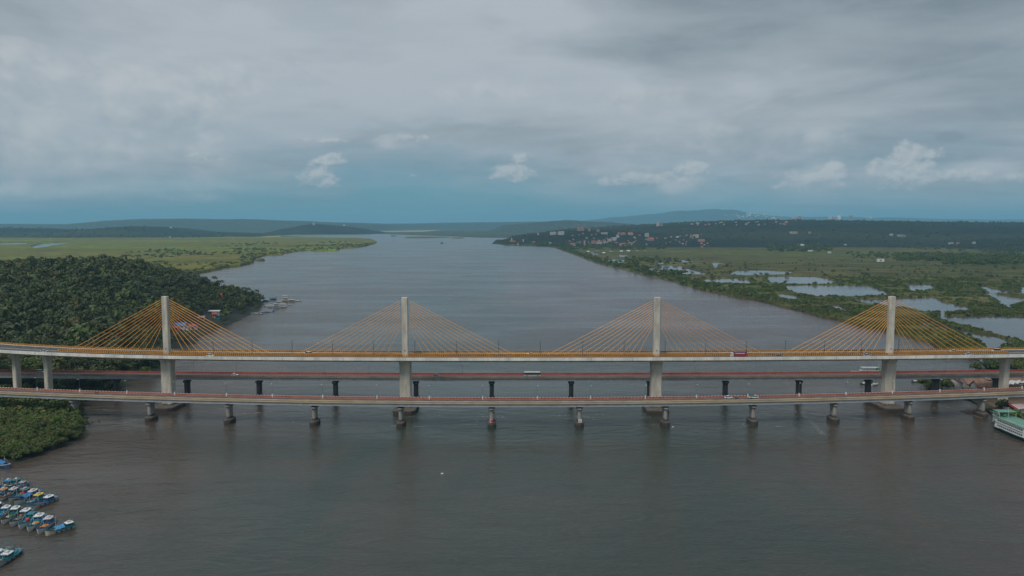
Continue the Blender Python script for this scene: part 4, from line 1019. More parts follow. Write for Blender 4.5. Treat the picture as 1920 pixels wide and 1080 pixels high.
# motorcycle and its rider
x = P2.find(181, 6.6, 14.4); P_ = P2.at(x, 6.6, 13.85); e = empty('motorcycle', P_, P2.rz(x), 'dark motorcycle riding the cream-banded bridge near the wooded shore', 'motorcycle')
MB().box((0, 0, .62), (1.0, .26, .34), 0, 0, .8).build('body', 'black', e); MB().box((-.25, 0, .82), (.75, .28, .1)).build('seat', 'dark', e)
MB().rod((.62, 0, .35), (.48, 0, 1.05), .05).rod((.46, -.34, 1.05), (.46, .34, 1.05), .025).build('handlebar', 'steel', e)
for wx in (-.62, .64): wheel(e, wx, 0, .3, .1)
def person_mesh(bones, rad):
    me = bpy.data.meshes.new('person'); me.from_pydata([b_ for b_ in bones[0]], bones[1], []); me.update(); return me
def rider(loc, rz):
    V = [(-.2, 0, .9), (-.15, 0, 1.15), (-.08, 0, 1.4), (-.03, 0, 1.52), (.0, 0, 1.62), (.02, 0, 1.76),
         (-.06, .2, 1.42), (.18, .28, 1.2), (.42, .26, 1.07), (-.06, -.2, 1.42), (.18, -.28, 1.2), (.42, -.26, 1.07),
         (-.15, .13, .88), (.22, .2, .82), (.1, .2, .42), (.24, .2, .34), (-.15, -.13, .88), (.22, -.2, .82), (.1, -.2, .42), (.24, -.2, .34)]
    E = [(0, 1), (1, 2), (2, 3), (3, 4), (4, 5), (2, 6), (6, 7), (7, 8), (2, 9), (9, 10), (10, 11), (0, 12), (12, 13), (13, 14), (14, 15), (0, 16), (16, 17), (17, 18), (18, 19)]
    Rr = [.16, .15, .17, .07, .1, .1, .07, .05, .04, .07, .05, .04, .09, .075, .05, .05, .09, .075, .05, .05]
    me = bpy.data.meshes.new('person'); me.from_pydata(V, E, []); o = link('person', me, None, loc, rz)
    md = o.modifiers.new('skin', 'SKIN'); sv = me.skin_vertices[0].data
    for i, r_ in enumerate(Rr): sv[i].radius = (r_, r_)
    sv[0].use_root = True; o.modifiers.new('sub', 'SUBSURF').levels = 1
    me.materials.append(MT['gwall']); return o
rp = rider(P_, P2.rz(x)); tag(rp, 'rider in grey clothes sitting on the dark motorcycle', 'person')
MB().blob((.02, 0, 1.75), (.14, .12, .13)).build('helmet', 'black', rp)
# navigation boards on two footings
def board(px, red):
    xp = P2.find(px, 4.5, 10); c = P2.at(xp, -.25, 0); rz = P2.rz(xp)
    e = empty('navigation_sign', (c[0], c[1], 2.5), rz, 'red square navigation board with white C mark on a pier footing' if red else 'white square navigation board with dark dot on a pier footing', 'sign')
    MB().box((0, 0, 1.35), (1.9, .08, 1.9)).build('board', 'signred' if red else 'white', e)
    if red:
        m_ = MB(); m_.box((-.25, -.06, 2.05), (1.2, .05, .3)); m_.box((-.25, -.06, .65), (1.2, .05, .3)); m_.box((-.7, -.06, 1.35), (.3, .05, 1.1)); m_.build('mark', 'white', e)
        MB().box((.12, -.06, 1.35), (.85, .05, .8)).build('mark', 'signred', e)
    else: MB().box((0, -.06, 1.2), (.62, .05, .62)).build('mark', 'dark', e)
    MB().rod((-.5, .12, 0), (-.5, .12, 1.6), .06).rod((.5, .12, 0), (.5, .12, 1.6), .06).build('post', 'steel', e)
board(922, True); board(1086, False)
# ------------------------------------------------------------------ boats
def hull_mb(L, B, free, bow, nst=12, keel=-.5, full=.75, m_side=0, m_top=1, m_deck=2, transom=.8):
    "bow towards +x; colour of the planking, of the gunwale strake and of the deck are separate"
    mb = MB(); st = []
    for i in range(nst + 1):
        t = i / nst; x = -L / 2 + L * t
        hb = B / 2 * (transom + (1 - transom) * min(1, t / .3)) * (1 if t < full * .6 else math.sqrt(max(0.0004, 1 - ((t - full * .6) / (1 - full * .6)) ** 2)))
        z = free + bow * max(0, (t - .35) / .65) ** 2 + .25 * max(0, (.2 - t) / .2)
        xo = x + (0.35 * bow * (t - .6) / .4 if t > .6 else 0)
        st.append((x, xo, hb, z))
    for i in range(nst):
        (xa, ua, ha, za), (xb, ub, hb, zb) = st[i], st[i + 1]
        for s_ in (-1, 1):
            k = lambda pts: pts if s_ < 0 else pts[::-1]
            mb.face(k([(xa, s_ * ha * .55, keel), (xb, s_ * hb * .55, keel), (ub * .5 + xb * .5, s_ * hb * .93, zb * .45), (ua * .5 + xa * .5, s_ * ha * .93, za * .45)]), m_side)
            mb.face(k([(ua * .5 + xa * .5, s_ * ha * .93, za * .45), (ub * .5 + xb * .5, s_ * hb * .93, zb * .45), (ub, s_ * hb, zb - .28), (ua, s_ * ha, za - .28)]), m_side)
            mb.face(k([(ua, s_ * ha, za - .28), (ub, s_ * hb, zb - .28), (ub, s_ * (hb + .07), zb), (ua, s_ * (ha + .07), za)]), m_top)
            mb.face(k([(ua, s_ * (ha + .07), za), (ub, s_ * (hb + .07), zb), (ub, s_ * max(0, hb - .14), zb), (ua, s_ * max(0, ha - .14), za)]), m_top)
            mb.face(k([(ua, s_ * max(0, ha - .14), za), (ub, s_ * max(0, hb - .14), zb), (ub, s_ * max(0, hb - .16), zb - .55), (ua, s_ * max(0, ha - .16), za - .55)]), m_top)
        mb.face([(ua, -ha, za - .5), (ub, -hb, zb - .5), (ub, hb, zb - .5), (ua, ha, za - .5)], m_deck)
    x, u, h, z = st[0]
    mb.face([(x, -h * .55, keel), (x, h * .55, keel), (u, h, z), (u, -h, z)][::-1], m_side)
    return mb
def roof_mb(l, w_, z, rise, m=0):
    rings = []
    for t in np.linspace(-1, 1, 7):
        k = math.sqrt(max(0, 1 - t ** 6)) * .25 + .75
        rings.append([(l / 2 * t, v * w_ / 2 * k, z + rise * (1 - v * v) * (1 - .4 * t * t)) for v in (-1, -.75, -.35, 0, .35, .75, 1)] + [(l / 2 * t, .95 * w_ / 2 * k, z - .12), (l / 2 * t, -.95 * w_ / 2 * k, z - .12)])
    return MB().loft(rings, m)
FB_GRP = 'fishing boats moored on the river by the near shore'
def fishing_boat(x, y, head, L, label, hull='dirtywhite', strake='teal', cab='blue', roof='white', tarp=None, gear='green', cab_at=-.22, extras='', B=None):
    B = B or L * .29; r_ = random.Random(int(abs(x * 37 + y * 91)))
    e = empty('fishing_boat', (x, y, 0), math.atan2(head[1], head[0]), label, 'boat', FB_GRP)
    hull_mb(L, B, 1.15, 1.15).build('hull', [hull, strake, r_.choice(['wood', 'teal', 'blue', 'wood'])], e)
    cx = L * cab_at; cl = L * .24; cw = B * .66
    c = MB(); c.box((cx, 0, 1.5), (cl, cw, 1.7), 0, 0, .97); cb = c.build('cabin', cab, e)
    for s_ in (-1, 1):
        for q in (-.3, 0, .3): MB().box((cx + q * cl, s_ * cw * .493, 1.85), (cl * .2, .05, .5)).build('window', 'glass', cb)
    for q in (-.26, .26): MB().box((cx + cl * .495, q * cw, 1.85), (.05, cw * .36, .5)).build('window', 'glass', cb)
    if roof: 
        ro = roof_mb(cl * r_.uniform(1.02, 1.2), cw * r_.uniform(1.05, 1.2), 2.5, .30).build('roof', roof, e, (cx, 0, 0))
        tp = MB().box((-.1, 0, 2.98), (cl * .55, cw * .5, .22), 0, 0, .85); tp.rod((-.3, .3, 2.9), (-.3, .3, 4.2), .035, .02, 5); tp.build('roof_rack', 'dirtywhite', ro)
    ms = MB().rod((L * .16, 0, .6), (L * .15, 0, 5.2), .09, .05, 6); ms.rod((L * .16, 0, 4.2), (L * .40, .2, 3.0), .035, .03, 5); ms.build('mast', 'dirtywhite', e)
    bmat = 'teal' if r_.random() < .5 else 'steel'
    for s_ in (-1, 1): MB().rod((cx + cl * .3, s_ * cw * .4, 2.4), (cx + cl * .9 + r_.uniform(-1, 1), s_ * (B * .6 + r_.uniform(0, .8)), 5.0 + r_.uniform(-.5, .8)), .045, .025, 5).build('boom', bmat, e)
    fr = MB()
    for s_ in (-1, 1): fr.rod((-L * .45, s_ * B * .3, 1.0), (-L * .45, s_ * B * .26, 3.1), .06, .05, 6)
    fr.rod((-L * .45, -B * .28, 3.05), (-L * .45, B * .28, 3.05), .06, .06, 6); fr.rod((-L * .45, 0, 3.05), (cx - cl * .5, 0, 2.6), .04, .04, 5); fr.build('stern_frame', 'teal' if r_.random() < .6 else 'dark', e)
    nb = MB(); nb.blob((L * .06, B * .08, 1.0), (L * .085, B * .27, .42), 0, 9, 5, .22, r_); nb.build('net_pile', gear, e)
    for i in range(5):
        q = (r_.uniform(-.36, .26) * L, r_.uniform(-.3, .3) * B)
        MB().box((q[0], q[1], .95 + r_.uniform(0, .25)), (r_.uniform(.6, 1.1), r_.uniform(.5, .8), r_.uniform(.4, .8)), r_.uniform(0, 3)).build('crate', r_.choice(['sky', 'tarp', 'teal', 'white', 'orange', 'buoyred', 'wood']), e)
    pm = r_.choice(['dirtywhite', 'wood', 'teal'])
    for i in range(3): q = (L * r_.uniform(-.4, .3), B * r_.uniform(-.4, .4)); MB().rod((q[0], q[1], .9), (q[0] + r_.uniform(-1.6, 1.6), q[1] + r_.uniform(-.6, .6), r_.uniform(3.6, 5.4)), .05, .025, 5).build('fishing_pole', pm, e)
    nb = MB(); nb.blob((-L * .38, -B * .06, 1.0), (L * .05, B * .25, .4), 0, 8, 5, .25, r_); nb.build('net_pile', r_.choice(['green', 'blue', 'teal', 'orange']), e)
    dm = r_.choice(['sky', 'white', 'blue', 'orange'])
    for i in range(3): q = (L * (.20 + .045 * i), B * r_.uniform(-.22, .22), .75 + .1 * i); MB().rod(q, (q[0], q[1], q[2] + .75), .27, .27, 9).build('drum', dm, e)
    wh = MB().box((L * .30, 0, 1.35), (.7, .9, .7), 0, 0, .8); wh.rod((L * .30, -.7, 1.5), (L * .30, .7, 1.5), .22, .22, 9); wh.build('winch', 'dark', e)
    for i in range(4):
        for s_ in (-1, 1): MB().rod((-L * .3 + i * L * .17, s_ * (B * .5 + .02), .75), (-L * .3 + i * L * .17, s_ * (B * .5 + .17), .75), .33, .33, 9).build('fender', 'tyre', e)
    if tarp:
        t = MB(); l = L * .26
        t.loft([[(L * .02 + u * l, v * B * .46, 1.7 + .75 * (1 - abs(v) ** 1.6) + .12 * math.sin(9 * u + 3 * v)) for v in (-1, -.6, -.2, .2, .6, 1)] + [(L * .02 + u * l, v * B * .44, 1.62 + .7 * (1 - abs(v) ** 1.6)) for v in (.9, .3, -.3, -.9)] for u in (-.5, -.25, 0, .25, .5, .8)])
        t.build('tarpaulin', tarp, e)
    if 'flag' in extras: MB().rod((L * .44, 0, 1.9), (L * .44, 0, 3.9), .03, .02, 5).build('flagpole', 'steel', e)
    if 'red' in extras: MB().blob((L * .12, B * .15, 1.6), (.75, .75, .75), 0, 10, 7).build('buoy', 'buoyred', e)
    return e
h1 = (0.17, -0.985)
def from_bow(px, py, L, hd=h1): b_ = W(px, py); n_ = math.hypot(*hd); return (b_[0] - hd[0] / n_ * L / 2, b_[1] - hd[1] / n_ * L / 2)
rowC = [(-28, 975, 'white', 'blue', '', 'outermost-left boat of the lower moored row, mostly out of view'),
        (-12, 980, 'white', 'sky', '', 'white-roofed fishing boat with sky blue cabin cut by the picture edge in the lower row'),
        (5, 984, 'white', 'teal', '', 'white-roofed fishing boat with teal cabin, first white bow in the lower moored row'),
        (21, 988, 'white', 'blue', '', 'white-roofed fishing boat, second bow in the lower row, beside the boat with a red buoy'),
        (38, 993, None, 'teal', 'red', 'roofless fishing boat carrying a big red buoy in the lower row'),
        (54, 997.5, 'white', 'sky', '', 'white-roofed boat with bright blue cabin between the red-buoy boat and the tall-cabined one'),
        (73, 1002, 'pink', 'blue', 'flag', 'pinkish-roofed boat with dark blue cabin, last straight bow of the lower row')]
for px, py, ro, cb, ex, lb in rowC:
    L_ = rng.uniform(12.6, 14.6); hj = (h1[0] + rng.uniform(-.07, .07), h1[1]); c = from_bow(px, py, L_, hj); fishing_boat(c[0], c[1], hj, L_, lb, 'dirtywhite', rng.choice(['teal', 'blue', 'dark']), cb, ro, None, rng.choice(['green', 'teal', 'blue', 'orange']), -.24, ex, 3.9)
b0, s0 = W(86, 1005), W(131, 991); hd = (b0[0] - s0[0], b0[1] - s0[1])
c = from_bow(86, 1005, 9.8, hd); fishing_boat(c[0], c[1], hd, 9.8, 'side-on fishing boat with bright blue tarpaulin at the open end of the lower row', 'cwall', 'teal', 'teal', 'white', 'sky', 'orange', -.3, '', 3.6)
def by_roof(px, py, L, hd, cab_at=-.22, z=2.6):
    p = W(px, py, z); n_ = math.hypot(*hd); return (p[0] - hd[0] / n_ * L * cab_at, p[1] - hd[1] / n_ * L * cab_at)
h2 = (-0.08, -0.99)
for px, py, ro, cb, tp, ex, lb, hd, L in [
        (91, 930, 'white', 'blue', None, '', 'white-roofed boat with long pale hull at the open end of the upper cluster', (-.25, -.97), 13),
        (72, 926, 'yellow', 'teal', None, '', 'fishing boat with round bright yellow roof in the upper cluster', h2, 13),
        (61, 919, 'pink', 'teal', 'tarp', '', 'pink-white roofed boat under a big blue tarpaulin, beside the yellow roof', h2, 14),
        (47, 916, 'teal', 'buoyred', None, '', 'teal-roofed boat with red cabin in the upper cluster', h2, 12.5),
        (25, 915.5, 'pink', 'teal', None, '', 'greyish-pink roofed boat with teal cabin in the upper cluster', h2, 13),
        (6, 916, 'orange', 'sky', None, '', 'orange-roofed boat with blue cabin at the picture edge', h2, 12.5),
        (-12, 915, 'white', 'blue', None, '', 'white-roofed boat next beyond the orange roof at the picture edge', h2, 12.5),
        (15, 900, 'sky', 'teal', None, '', 'blue-roofed boat with white edge at the back of the upper cluster', (.1, -.99), 11),
        (30, 898.5, 'teal', 'teal', None, '', 'turquoise-roofed boat at the back of the upper cluster', (.1, -.99), 11),
        (42, 902, None, 'gwall', None, '', 'grey roofless boat with stern frame at the back of the upper cluster', (.1, -.99), 11)]:
    c = by_roof(px, py, L, hd); fishing_boat(c[0], c[1], hd, L, lb, rng.choice(['dirtywhite', 'cwall', 'gwall']), rng.choice(['teal', 'blue', 'dark']), cb, ro, tp, rng.choice(['green', 'wood', 'teal']), -.22, ex, 3.5)
for (x, y), lb, cb in [((-168.3, 240.0), 'teal and yellow boat at the bottom edge, outer one of the pair', 'teal'), ((-172.6, 241.2), 'green-netted boat at the bottom edge, inner one of the pair', 'sky')]:
    fishing_boat(x, y, (0.02, -1), 13, lb, 'gwall', 'teal', cb, 'white', None, 'green', -.02, 'flag', 3.9)
fishing_boat(-235.2, 336.5, (.86, -.5), 11.5, 'blue fishing boat with blue tarpaulin moored alone under the mangroves', 'blue', 'white', 'blue', None, 'tarp', 'green', -.25, '', 3.4)

# passenger ferry with green roof
def ferry():
    x0, x1, ya, yb = 262.3, 273.5, 374.5, 404.0
    e = empty('passenger_ferry', ((x0 + x1) / 2, (ya + yb) / 2, 0), math.pi / 2, 'white two-deck passenger ferry with green roof and dark teal hull', 'ferry')
    L, B = yb - ya, x1 - x0
    hull_mb(L + 2, B, 1.9, .5, 14, -.9, .86, 0, 0, 1, .95).build('hull', ['dteal', 'wood'], e)
    cab = MB()
    cab.loft([[(x, -B / 2 * k + .25, 1.7), (x, B / 2 * k - .25, 1.7), (x, B / 2 * k - .35, 7.0), (x, -B / 2 * k + .35, 7.0)] for x, k in ((-L / 2 + .2, 1), (L / 2 - 6, 1), (L / 2 - 1.5, .72))])
    up = cab.build('superstructure', 'white', e)
    for z in (3.1, 5.75):
        for i in range(13):
            for s_ in (-1, 1): MB().box((-L / 2 + 2.3 + i * 1.55, s_ * (B / 2 - (.27 if z < 4 else .31)), z), (.95, .12, .85)).build('window', 'glass', up)
        for q in (-.32, -.1, .12, .34): MB().box((-L / 2 + .2, q * B, z), (.12, B * .16, 1.1)).build('window', 'glass', up)
    st = MB()
    for s_ in (-1, 1): st.box((-1.8, s_ * (B / 2 - .2), 4.45), (L - 7, .12, .22))
    st.build('rubbing_strake', 'dteal', up)
    dg = MB(); 
    for i in range(5):
        for s_ in (-1, 1): dg.face([(L / 2 - 6 + i * .6, s_ * (B / 2 - .2 - max(0, i) * .03), 5.2 - i * .5), (L / 2 - 5.6 + i * .6, s_ * (B / 2 - .2 - i * .03), 5.2 - i * .5), (L / 2 - 5.0 + i * .6, s_ * (B / 2 - .24 - i * .05), 2.0), (L / 2 - 5.4 + i * .6, s_ * (B / 2 - .22 - i * .05), 2.0)])
    dg.build('bow_stripe', 'black', up)
    ro = MB(); ro.loft([[(x, -B / 2 * k, 7.0), (x, B / 2 * k, 7.0), (x, B / 2 * k, 7.22), (x, 0, 7.5), (x, -B / 2 * k, 7.22)] for x, k in ((-L / 2 - .3, 1.02), (L / 2 - 6, 1.02), (L / 2 - 1, .74))]).build('roof', 'groof', e)
    g = MB()
    for s_ in (-1, 1):
        for i in range(9): g.rod((-L / 2 + i * 1.7, s_ * (B / 2 - .1), 7.2), (-L / 2 + i * 1.7, s_ * (B / 2 - .1), 8.2), .04, .04, 5)
        g.rod((-L / 2, s_ * (B / 2 - .1), 8.2), (-L / 2 + 8 * 1.7, s_ * (B / 2 - .1), 8.2), .045, .045, 5)
    g.build('railing', 'white', e)
    cn = MB().box((L / 2 - 5.5, 0, 10.2), (5.6, B * .9, .22)); 
    ch = cn.build('canopy', 'groof', e)
    for u in (-8, -3):
        for v in (-.4, .4): MB().rod((L / 2 + u, v * B, 7.3), (L / 2 + u, v * B, 10.1), .07, .07, 6).build('post', 'white', ch)
    for u in (-7, -4.4): MB().blob((L / 2 + u, 1.2, 8.3), (1.2, .6, .55), 0, 10, 5).build('life_raft', 'groof', e)
    MB().box((-L / 2 + 5, -1, 7.85), (4.5, 3.2, .9), 0, 0, .9).build('roof_cabin', 'dirtywhite', e)
    MB().rod((L / 2 - 8.5, 0, 7.3), (L / 2 - 8.5, 0, 13.0), .1, .05, 6).build('mast', 'white', e)
ferry()

# simple craft for the far moorings
def small_boat(name, cx, cy, rz, L, label, kind, paint='white', cab='white', grp=None, B=None):
    e = empty(name, (cx, cy, 0), rz, label, 'boat', grp); B = B or L * .32
    hull_mb(L, B, .75 if kind != 'deck2' else 1.0, .5, 9, -.4).build('hull', [paint, 'white' if paint != 'white' else 'dirtywhite', 'wood'], e)
    if kind in ('deck1', 'deck2'):
        n_ = 1 if kind == 'deck1' else 2
        for i in range(n_):
            z = .9 + i * 2.3; l = L * (.72 - .1 * i)
            d = MB().box((-L * .06, 0, z + .95), (l, B * .82, 1.7)).build('cabin', cab, e)
            for s_ in (-1, 1): MB().box((-L * .06, s_ * B * .41, z + 1.15), (l * .9, .08, .75)).build('window', 'glass', d)
            MB().box((-L * .06 - l / 2, 0, z + 1.15), (.08, B * .6, .75)).build('window', 'glass', d)
            MB().box((-L * .06, 0, z + 1.9), (l * 1.1, B * .95, .18)).build('roof', 'white' if cab != 'buoyred' else 'tile', e)
    elif kind == 'tarp': roof_mb(L * .6, B * .95, 1.3, .9).build('awning', cab, e); MB().rod((L * .3, 0, .5), (L * .3, 0, 3.2), .06, .04, 5).build('mast', 'dirtywhite', e)
    elif kind == 'open': MB().box((-L * .1, 0, .75), (L * .25, B * .6, .9), 0, 0, .85).build('cuddy', cab, e); MB().box((-L * .36, 0, .85), (.5, .5, .7)).build('engine', 'dark', e)
    return e
G2 = 'boats moored off the tip of the wooded headland'
for px, py, L, kind, pt, cb, rz, lb in [
        (531, 576, 9.5, 'deck2', 'white', 'white', .05, 'white two-deck houseboat with dark window bands, outermost of the big three'), (519, 577, 8.5, 'deck2', 'white', 'gwall', .0, 'grey and white two-deck houseboat in the middle of the big three'),
        (509, 576, 8.5, 'deck1', 'dirtywhite', 'white', .1, 'low white cabin boat, innermost of the big three'), (543, 572.5, 5, 'open', 'white', 'white', .4, 'small white launch outside the houseboats'),
        (499, 586, 7, 'tarp', 'blue', 'tarp', .5, 'blue-covered boat in front of the houseboats beside the white skiff'), (512.5, 584, 6.5, 'tarp', 'white', 'tarp', 1.4, 'white-hulled boat under a blue peaked cover in front of the houseboats'),
        (505.5, 585, 5, 'open', 'dirtywhite', 'gwall', .6, 'grey open boat between the two blue-covered boats'), (491.5, 585, 3.6, 'open', 'white', 'white', .7, 'tiny white skiff next to the blue-covered boat'),
        (499, 565, 8, 'deck1', 'blue', 'sky', .2, 'turquoise cabin boat against the headland trees'), (536, 565, 9, 'deck2', 'cwall', 'cwall', .1, 'cream two-deck boat at the middle of the moorings'),
        (535, 558, 8, 'deck1', 'white', 'white', .2, 'white cabin boat farthest back in the moorings'), (548, 565.5, 9, 'deck1', 'white', 'pwall', .1, 'salmon-walled boat with white roof near the outer end'),
        (559.5, 565, 7, 'open', 'white', 'white', .3, 'white motor launch at the very outer end of the moorings'), (469, 582, 8.5, 'deck1', 'white', 'buoyred', .2, 'white boat with red cabin hauled by the palm shore'),
        (475, 588, 12, 'open', 'teal', 'teal', -.1, 'long teal canoe by the palm shore'), (487, 589, 7.5, 'open', 'green', 'wood', -.05, 'green canoe next to the long teal canoe'),
        (483, 576, 5.5, 'open', 'white', 'white', .0, 'small white boat beached before the brown bank'), (500.5, 575, 7, 'open', 'white', 'white', .15, 'curved white open boat inside the houseboats'),
        (524, 569, 7, 'deck1', 'dirtywhite', 'gwall', .3, 'dull grey cabin boat behind the houseboats')]:
    p = W(px, py); small_boat('moored_boat', p[0], p[1], rz, L * 1.22, lb, kind, pt, cb, G2)
p = W(512, 562); e = empty('boat_shed', p, .05, 'open boat shed with long blue roof at the headland moorings', 'shed')
for u in (-4.6, 0, 4.6):
    for v in (-2.2, 2.2): MB().rod((u, v, -1), (u, v, 3.0), .12, .12, 6).build('post', 'wood', e)
rf = MB(); rf.loft([[(u, -2.8, 2.9), (u, 0, 4.2), (u, 2.8, 2.9), (u, 0, 4.0)] for u in (-5.4, 5.4)]); rf.build('roof', 'blueroof', e); MB().box((0, .8, .9), (8.5, 2.4, 1.6)).build('platform', 'gwall', e)
for px, py, L, lb, kind, rz in [(1640, 722, 6.5, 'white motor launch beside the pier of the red bridge on the pond side', 'open', .5), (1621, 720, 6, 'dark open boat between the launch and the fourth pylon', 'open', .2),
                                (1730, 714, 7, 'white cabin boat moored against the sheds bank', 'deck1', .1), (1716, 716, 5.5, 'small dark boat next to the white cabin boat', 'open', .3), (1872, 776, 9, 'teal launch lying behind the green-roofed ferry', 'open', 2.4)]:
    p = W(px, py); small_boat('launch', p[0], p[1], rz, L, lb, kind, 'dark' if 'dark' in lb else 'teal' if 'teal' in lb else 'white', 'white')
# white and green cruise boat seen above the red bridge
p = W(1623, 700.5); e = empty('cruise_boat', (p[0], p[1], 0), math.pi, 'slim white and green river cruise boat near the fourth pylon', 'boat')
hull_mb(22, 5.2, 1.3, .9, 12, -.5, .6).build('hull', ['white', 'dirtywhite', 'wood'], e)
dk = MB().box((-2.5, 0, 1.8), (13, 4.2, 1.9)).build('cabin', 'dirtywhite', e)
for i in range(8):
    for s_ in (-1, 1): MB().box((-8 + i * 1.6, s_ * 2.1, 2.0), (1.0, .08, .8)).build('window', 'glass', dk)
cn = MB().box((-2.5, 0, 4.7), (12, 4.6, .18)); cn.build('canopy', 'conc_bl', e)
for i in range(6):
    for s_ in (-1, 1): MB().rod((-8 + i * 2.2, s_ * 2, 2.7), (-8 + i * 2.2, s_ * 2, 4.7), .06, .06, 5).build('post', 'white', e)
MB().box((-9.3, 0, 3.6), (2.2, 3.0, 2.6)).build('stern_house', 'groof', e); MB().rod((-9.6, 0, 4.8), (-9.6, 0, 7.5), .08, .05, 5).build('mast', 'white', e)
# moored floats and a passing bird-white buoy
for px, py, lb in [(829, 888.5, 'small white float alone on the open river below the bridges'), (1262, 801, 'white float beside the pier footing right of the third pylon')]:
    p = W(px, py); e = empty('float', p, .6, lb, 'float'); MB().blob((0, 0, .15), (.75, .4, .3), 0, 10, 6).build('body', 'white', e); MB().rod((0, 0, .3), (0, 0, 1.1), .05, .03, 5).build('staff', 'dark', e)
# wash around the pier footings and a fading boat wake
def foam_material():
    m, n, p = principled('thin_foam')
    pos = n.new('ShaderNodeNewGeometry').outputs['Position']
    p.inputs['Base Color'].default_value = (0.42, 0.43, 0.42, 1); p.inputs['Roughness'].default_value = 0.8
    n.l.new(n.m('MULTIPLY', n.smooth(n.noise(n.scalevec(pos, (.7, 1, 0)), 0.9, 5.0, 0.7), 0.42, 0.66), 0.80), p.inputs['Alpha'])
    return m
MT['foam'] = foam_material()
fm = MB(); r_ = random.Random(5)
for xp in FX:
    for i in range(7):
        c = P2.at(xp, 4.5, .03 + .004 * i); a, b_ = c[0] + r_.uniform(-16, 16), c[1] + r_.uniform(-7, 26); l, h = r_.uniform(2, 6), r_.uniform(.3, .8)
        fm.face([(a - l, b_ - h * .3, c[2]), (a - l * .3, b_ - h, c[2]), (a + l, b_ - h * .2, c[2]), (a + l * .8, b_ + h * .5, c[2]), (a - l * .2, b_ + h, c[2])])
tag(fm.build('foam', 'foam'), 'thin streaks of foam on the water around the bridge footings', 'foam', kind='stuff')
def wake_material():
    m = MT['foam'].copy(); m.name = 'fading_wake'
    for q in m.node_tree.nodes:
        if q.type == 'MATH': q.inputs[1].default_value = 0.30
    return m
MT['wake'] = wake_material()
wk = MB()
for pts, w0, w1 in [([(1440, 690), (1470, 712), (1493, 742), (1503, 772), (1520, 790), (1545, 815)], .4, 1.5), ([(1290, 640), (1400, 690), (1437, 705)], .5, 1.2), ([(1760, 752), (1800, 757), (1850, 768)], .3, .9), ([(300, 700), (322, 690), (338, 682)], .6, 1.4)]:
    q = [W(*p, .06) for p in pts]
    for i in range(len(q) - 1):
        k0, k1 = w0 + (w1 - w0) * i / (len(q) - 1), w0 + (w1 - w0) * (i + 1) / (len(q) - 1)
        wk.face([(q[i][0] - k0, q[i][1], .06), (q[i][0] + k0, q[i][1], .06), (q[i + 1][0] + k1, q[i + 1][1], .06), (q[i + 1][0] - k1, q[i + 1][1], .06)])
tag(wk.build('wake', 'wake'), 'fading boat wakes crossing the river by the bridges', 'wake', kind='stuff')
# driftwood stakes by the mangrove point
for px, py in [(174, 793), (186, 791), (153, 770), (158, 767), (203, 779), (168, 797)]:
    p = W(px, py); r_ = random.Random(px); m_ = MB()
    for i in range(5): m_.rod((r_.uniform(-.5, .5), r_.uniform(-.5, .5), -.6), (r_.uniform(-.9, .9), r_.uniform(-.9, .9), r_.uniform(.6, 1.6)), .12, .05, 5)
    tag(m_.build('driftwood', 'bark', None, p), 'dark stakes of driftwood standing in the water off the near mangroves', 'driftwood', 'driftwood stakes off the near mangroves')
# sand spit at the last pier, embankment
def patch(name, pts, z, mat, h=.6, kind='structure'):
    q = poly_w(pts); mb = MB(); cx = sum(p[0] for p in q) / len(q); cy = sum(p[1] for p in q) / len(q)
    rings = [[(cx + (x - cx) * k, cy + (y - cy) * k, z0) for x, y in q] for k, z0 in ((1, -.5), (.93, z * .5), (.6, z), (.2, z + h * .3))]
    mb.loft(rings); return tag(mb.build(name, mat, smooth=True), kind=kind)
patch('sandbank', [(1797, 770), (1812, 766), (1832, 765), (1855, 766), (1862, 774), (1852, 782), (1840, 785), (1820, 779), (1808, 775)], .35, 'sand')
patch('ground', [(1745, 716), (1790, 707), (1850, 700), (1925, 690), (2000, 690), (2000, 800), (1935, 792), (1880, 778), (1860, 764), (1845, 757), (1830, 748), (1800, 741), (1772, 738), (1750, 731)], 1.7, 'earth', 1.0)
m_ = MB(); r_ = random.Random(3); bank = poly_w([(1745, 714), (1740, 722), (1748, 734), (1772, 741), (1802, 745.5), (1822, 751), (1840, 761), (1852, 771), (1872, 785), (1900, 796)])
for i in range(len(bank) - 1):
    (xa, ya), (xb, yb) = bank[i], bank[i + 1]; n_ = max(1, int(math.hypot(xb - xa, yb - ya) / .9))
    for j in range(n_):
        for k in range(2): t = (j + r_.random()) / n_; m_.blob((xa + (xb - xa) * t + r_.uniform(-.8, .8), ya + (yb - ya) * t + r_.uniform(-.8, .8), .25 + .5 * k), (r_.uniform(.4, .9), r_.uniform(.4, .9), r_.uniform(.3, .6)), 0, 6, 4, .25, r_)
tag(m_.build('rubble', 'stone'), 'stone rubble embankment below the sheds on the pond shore', 'rubble', kind='stuff')

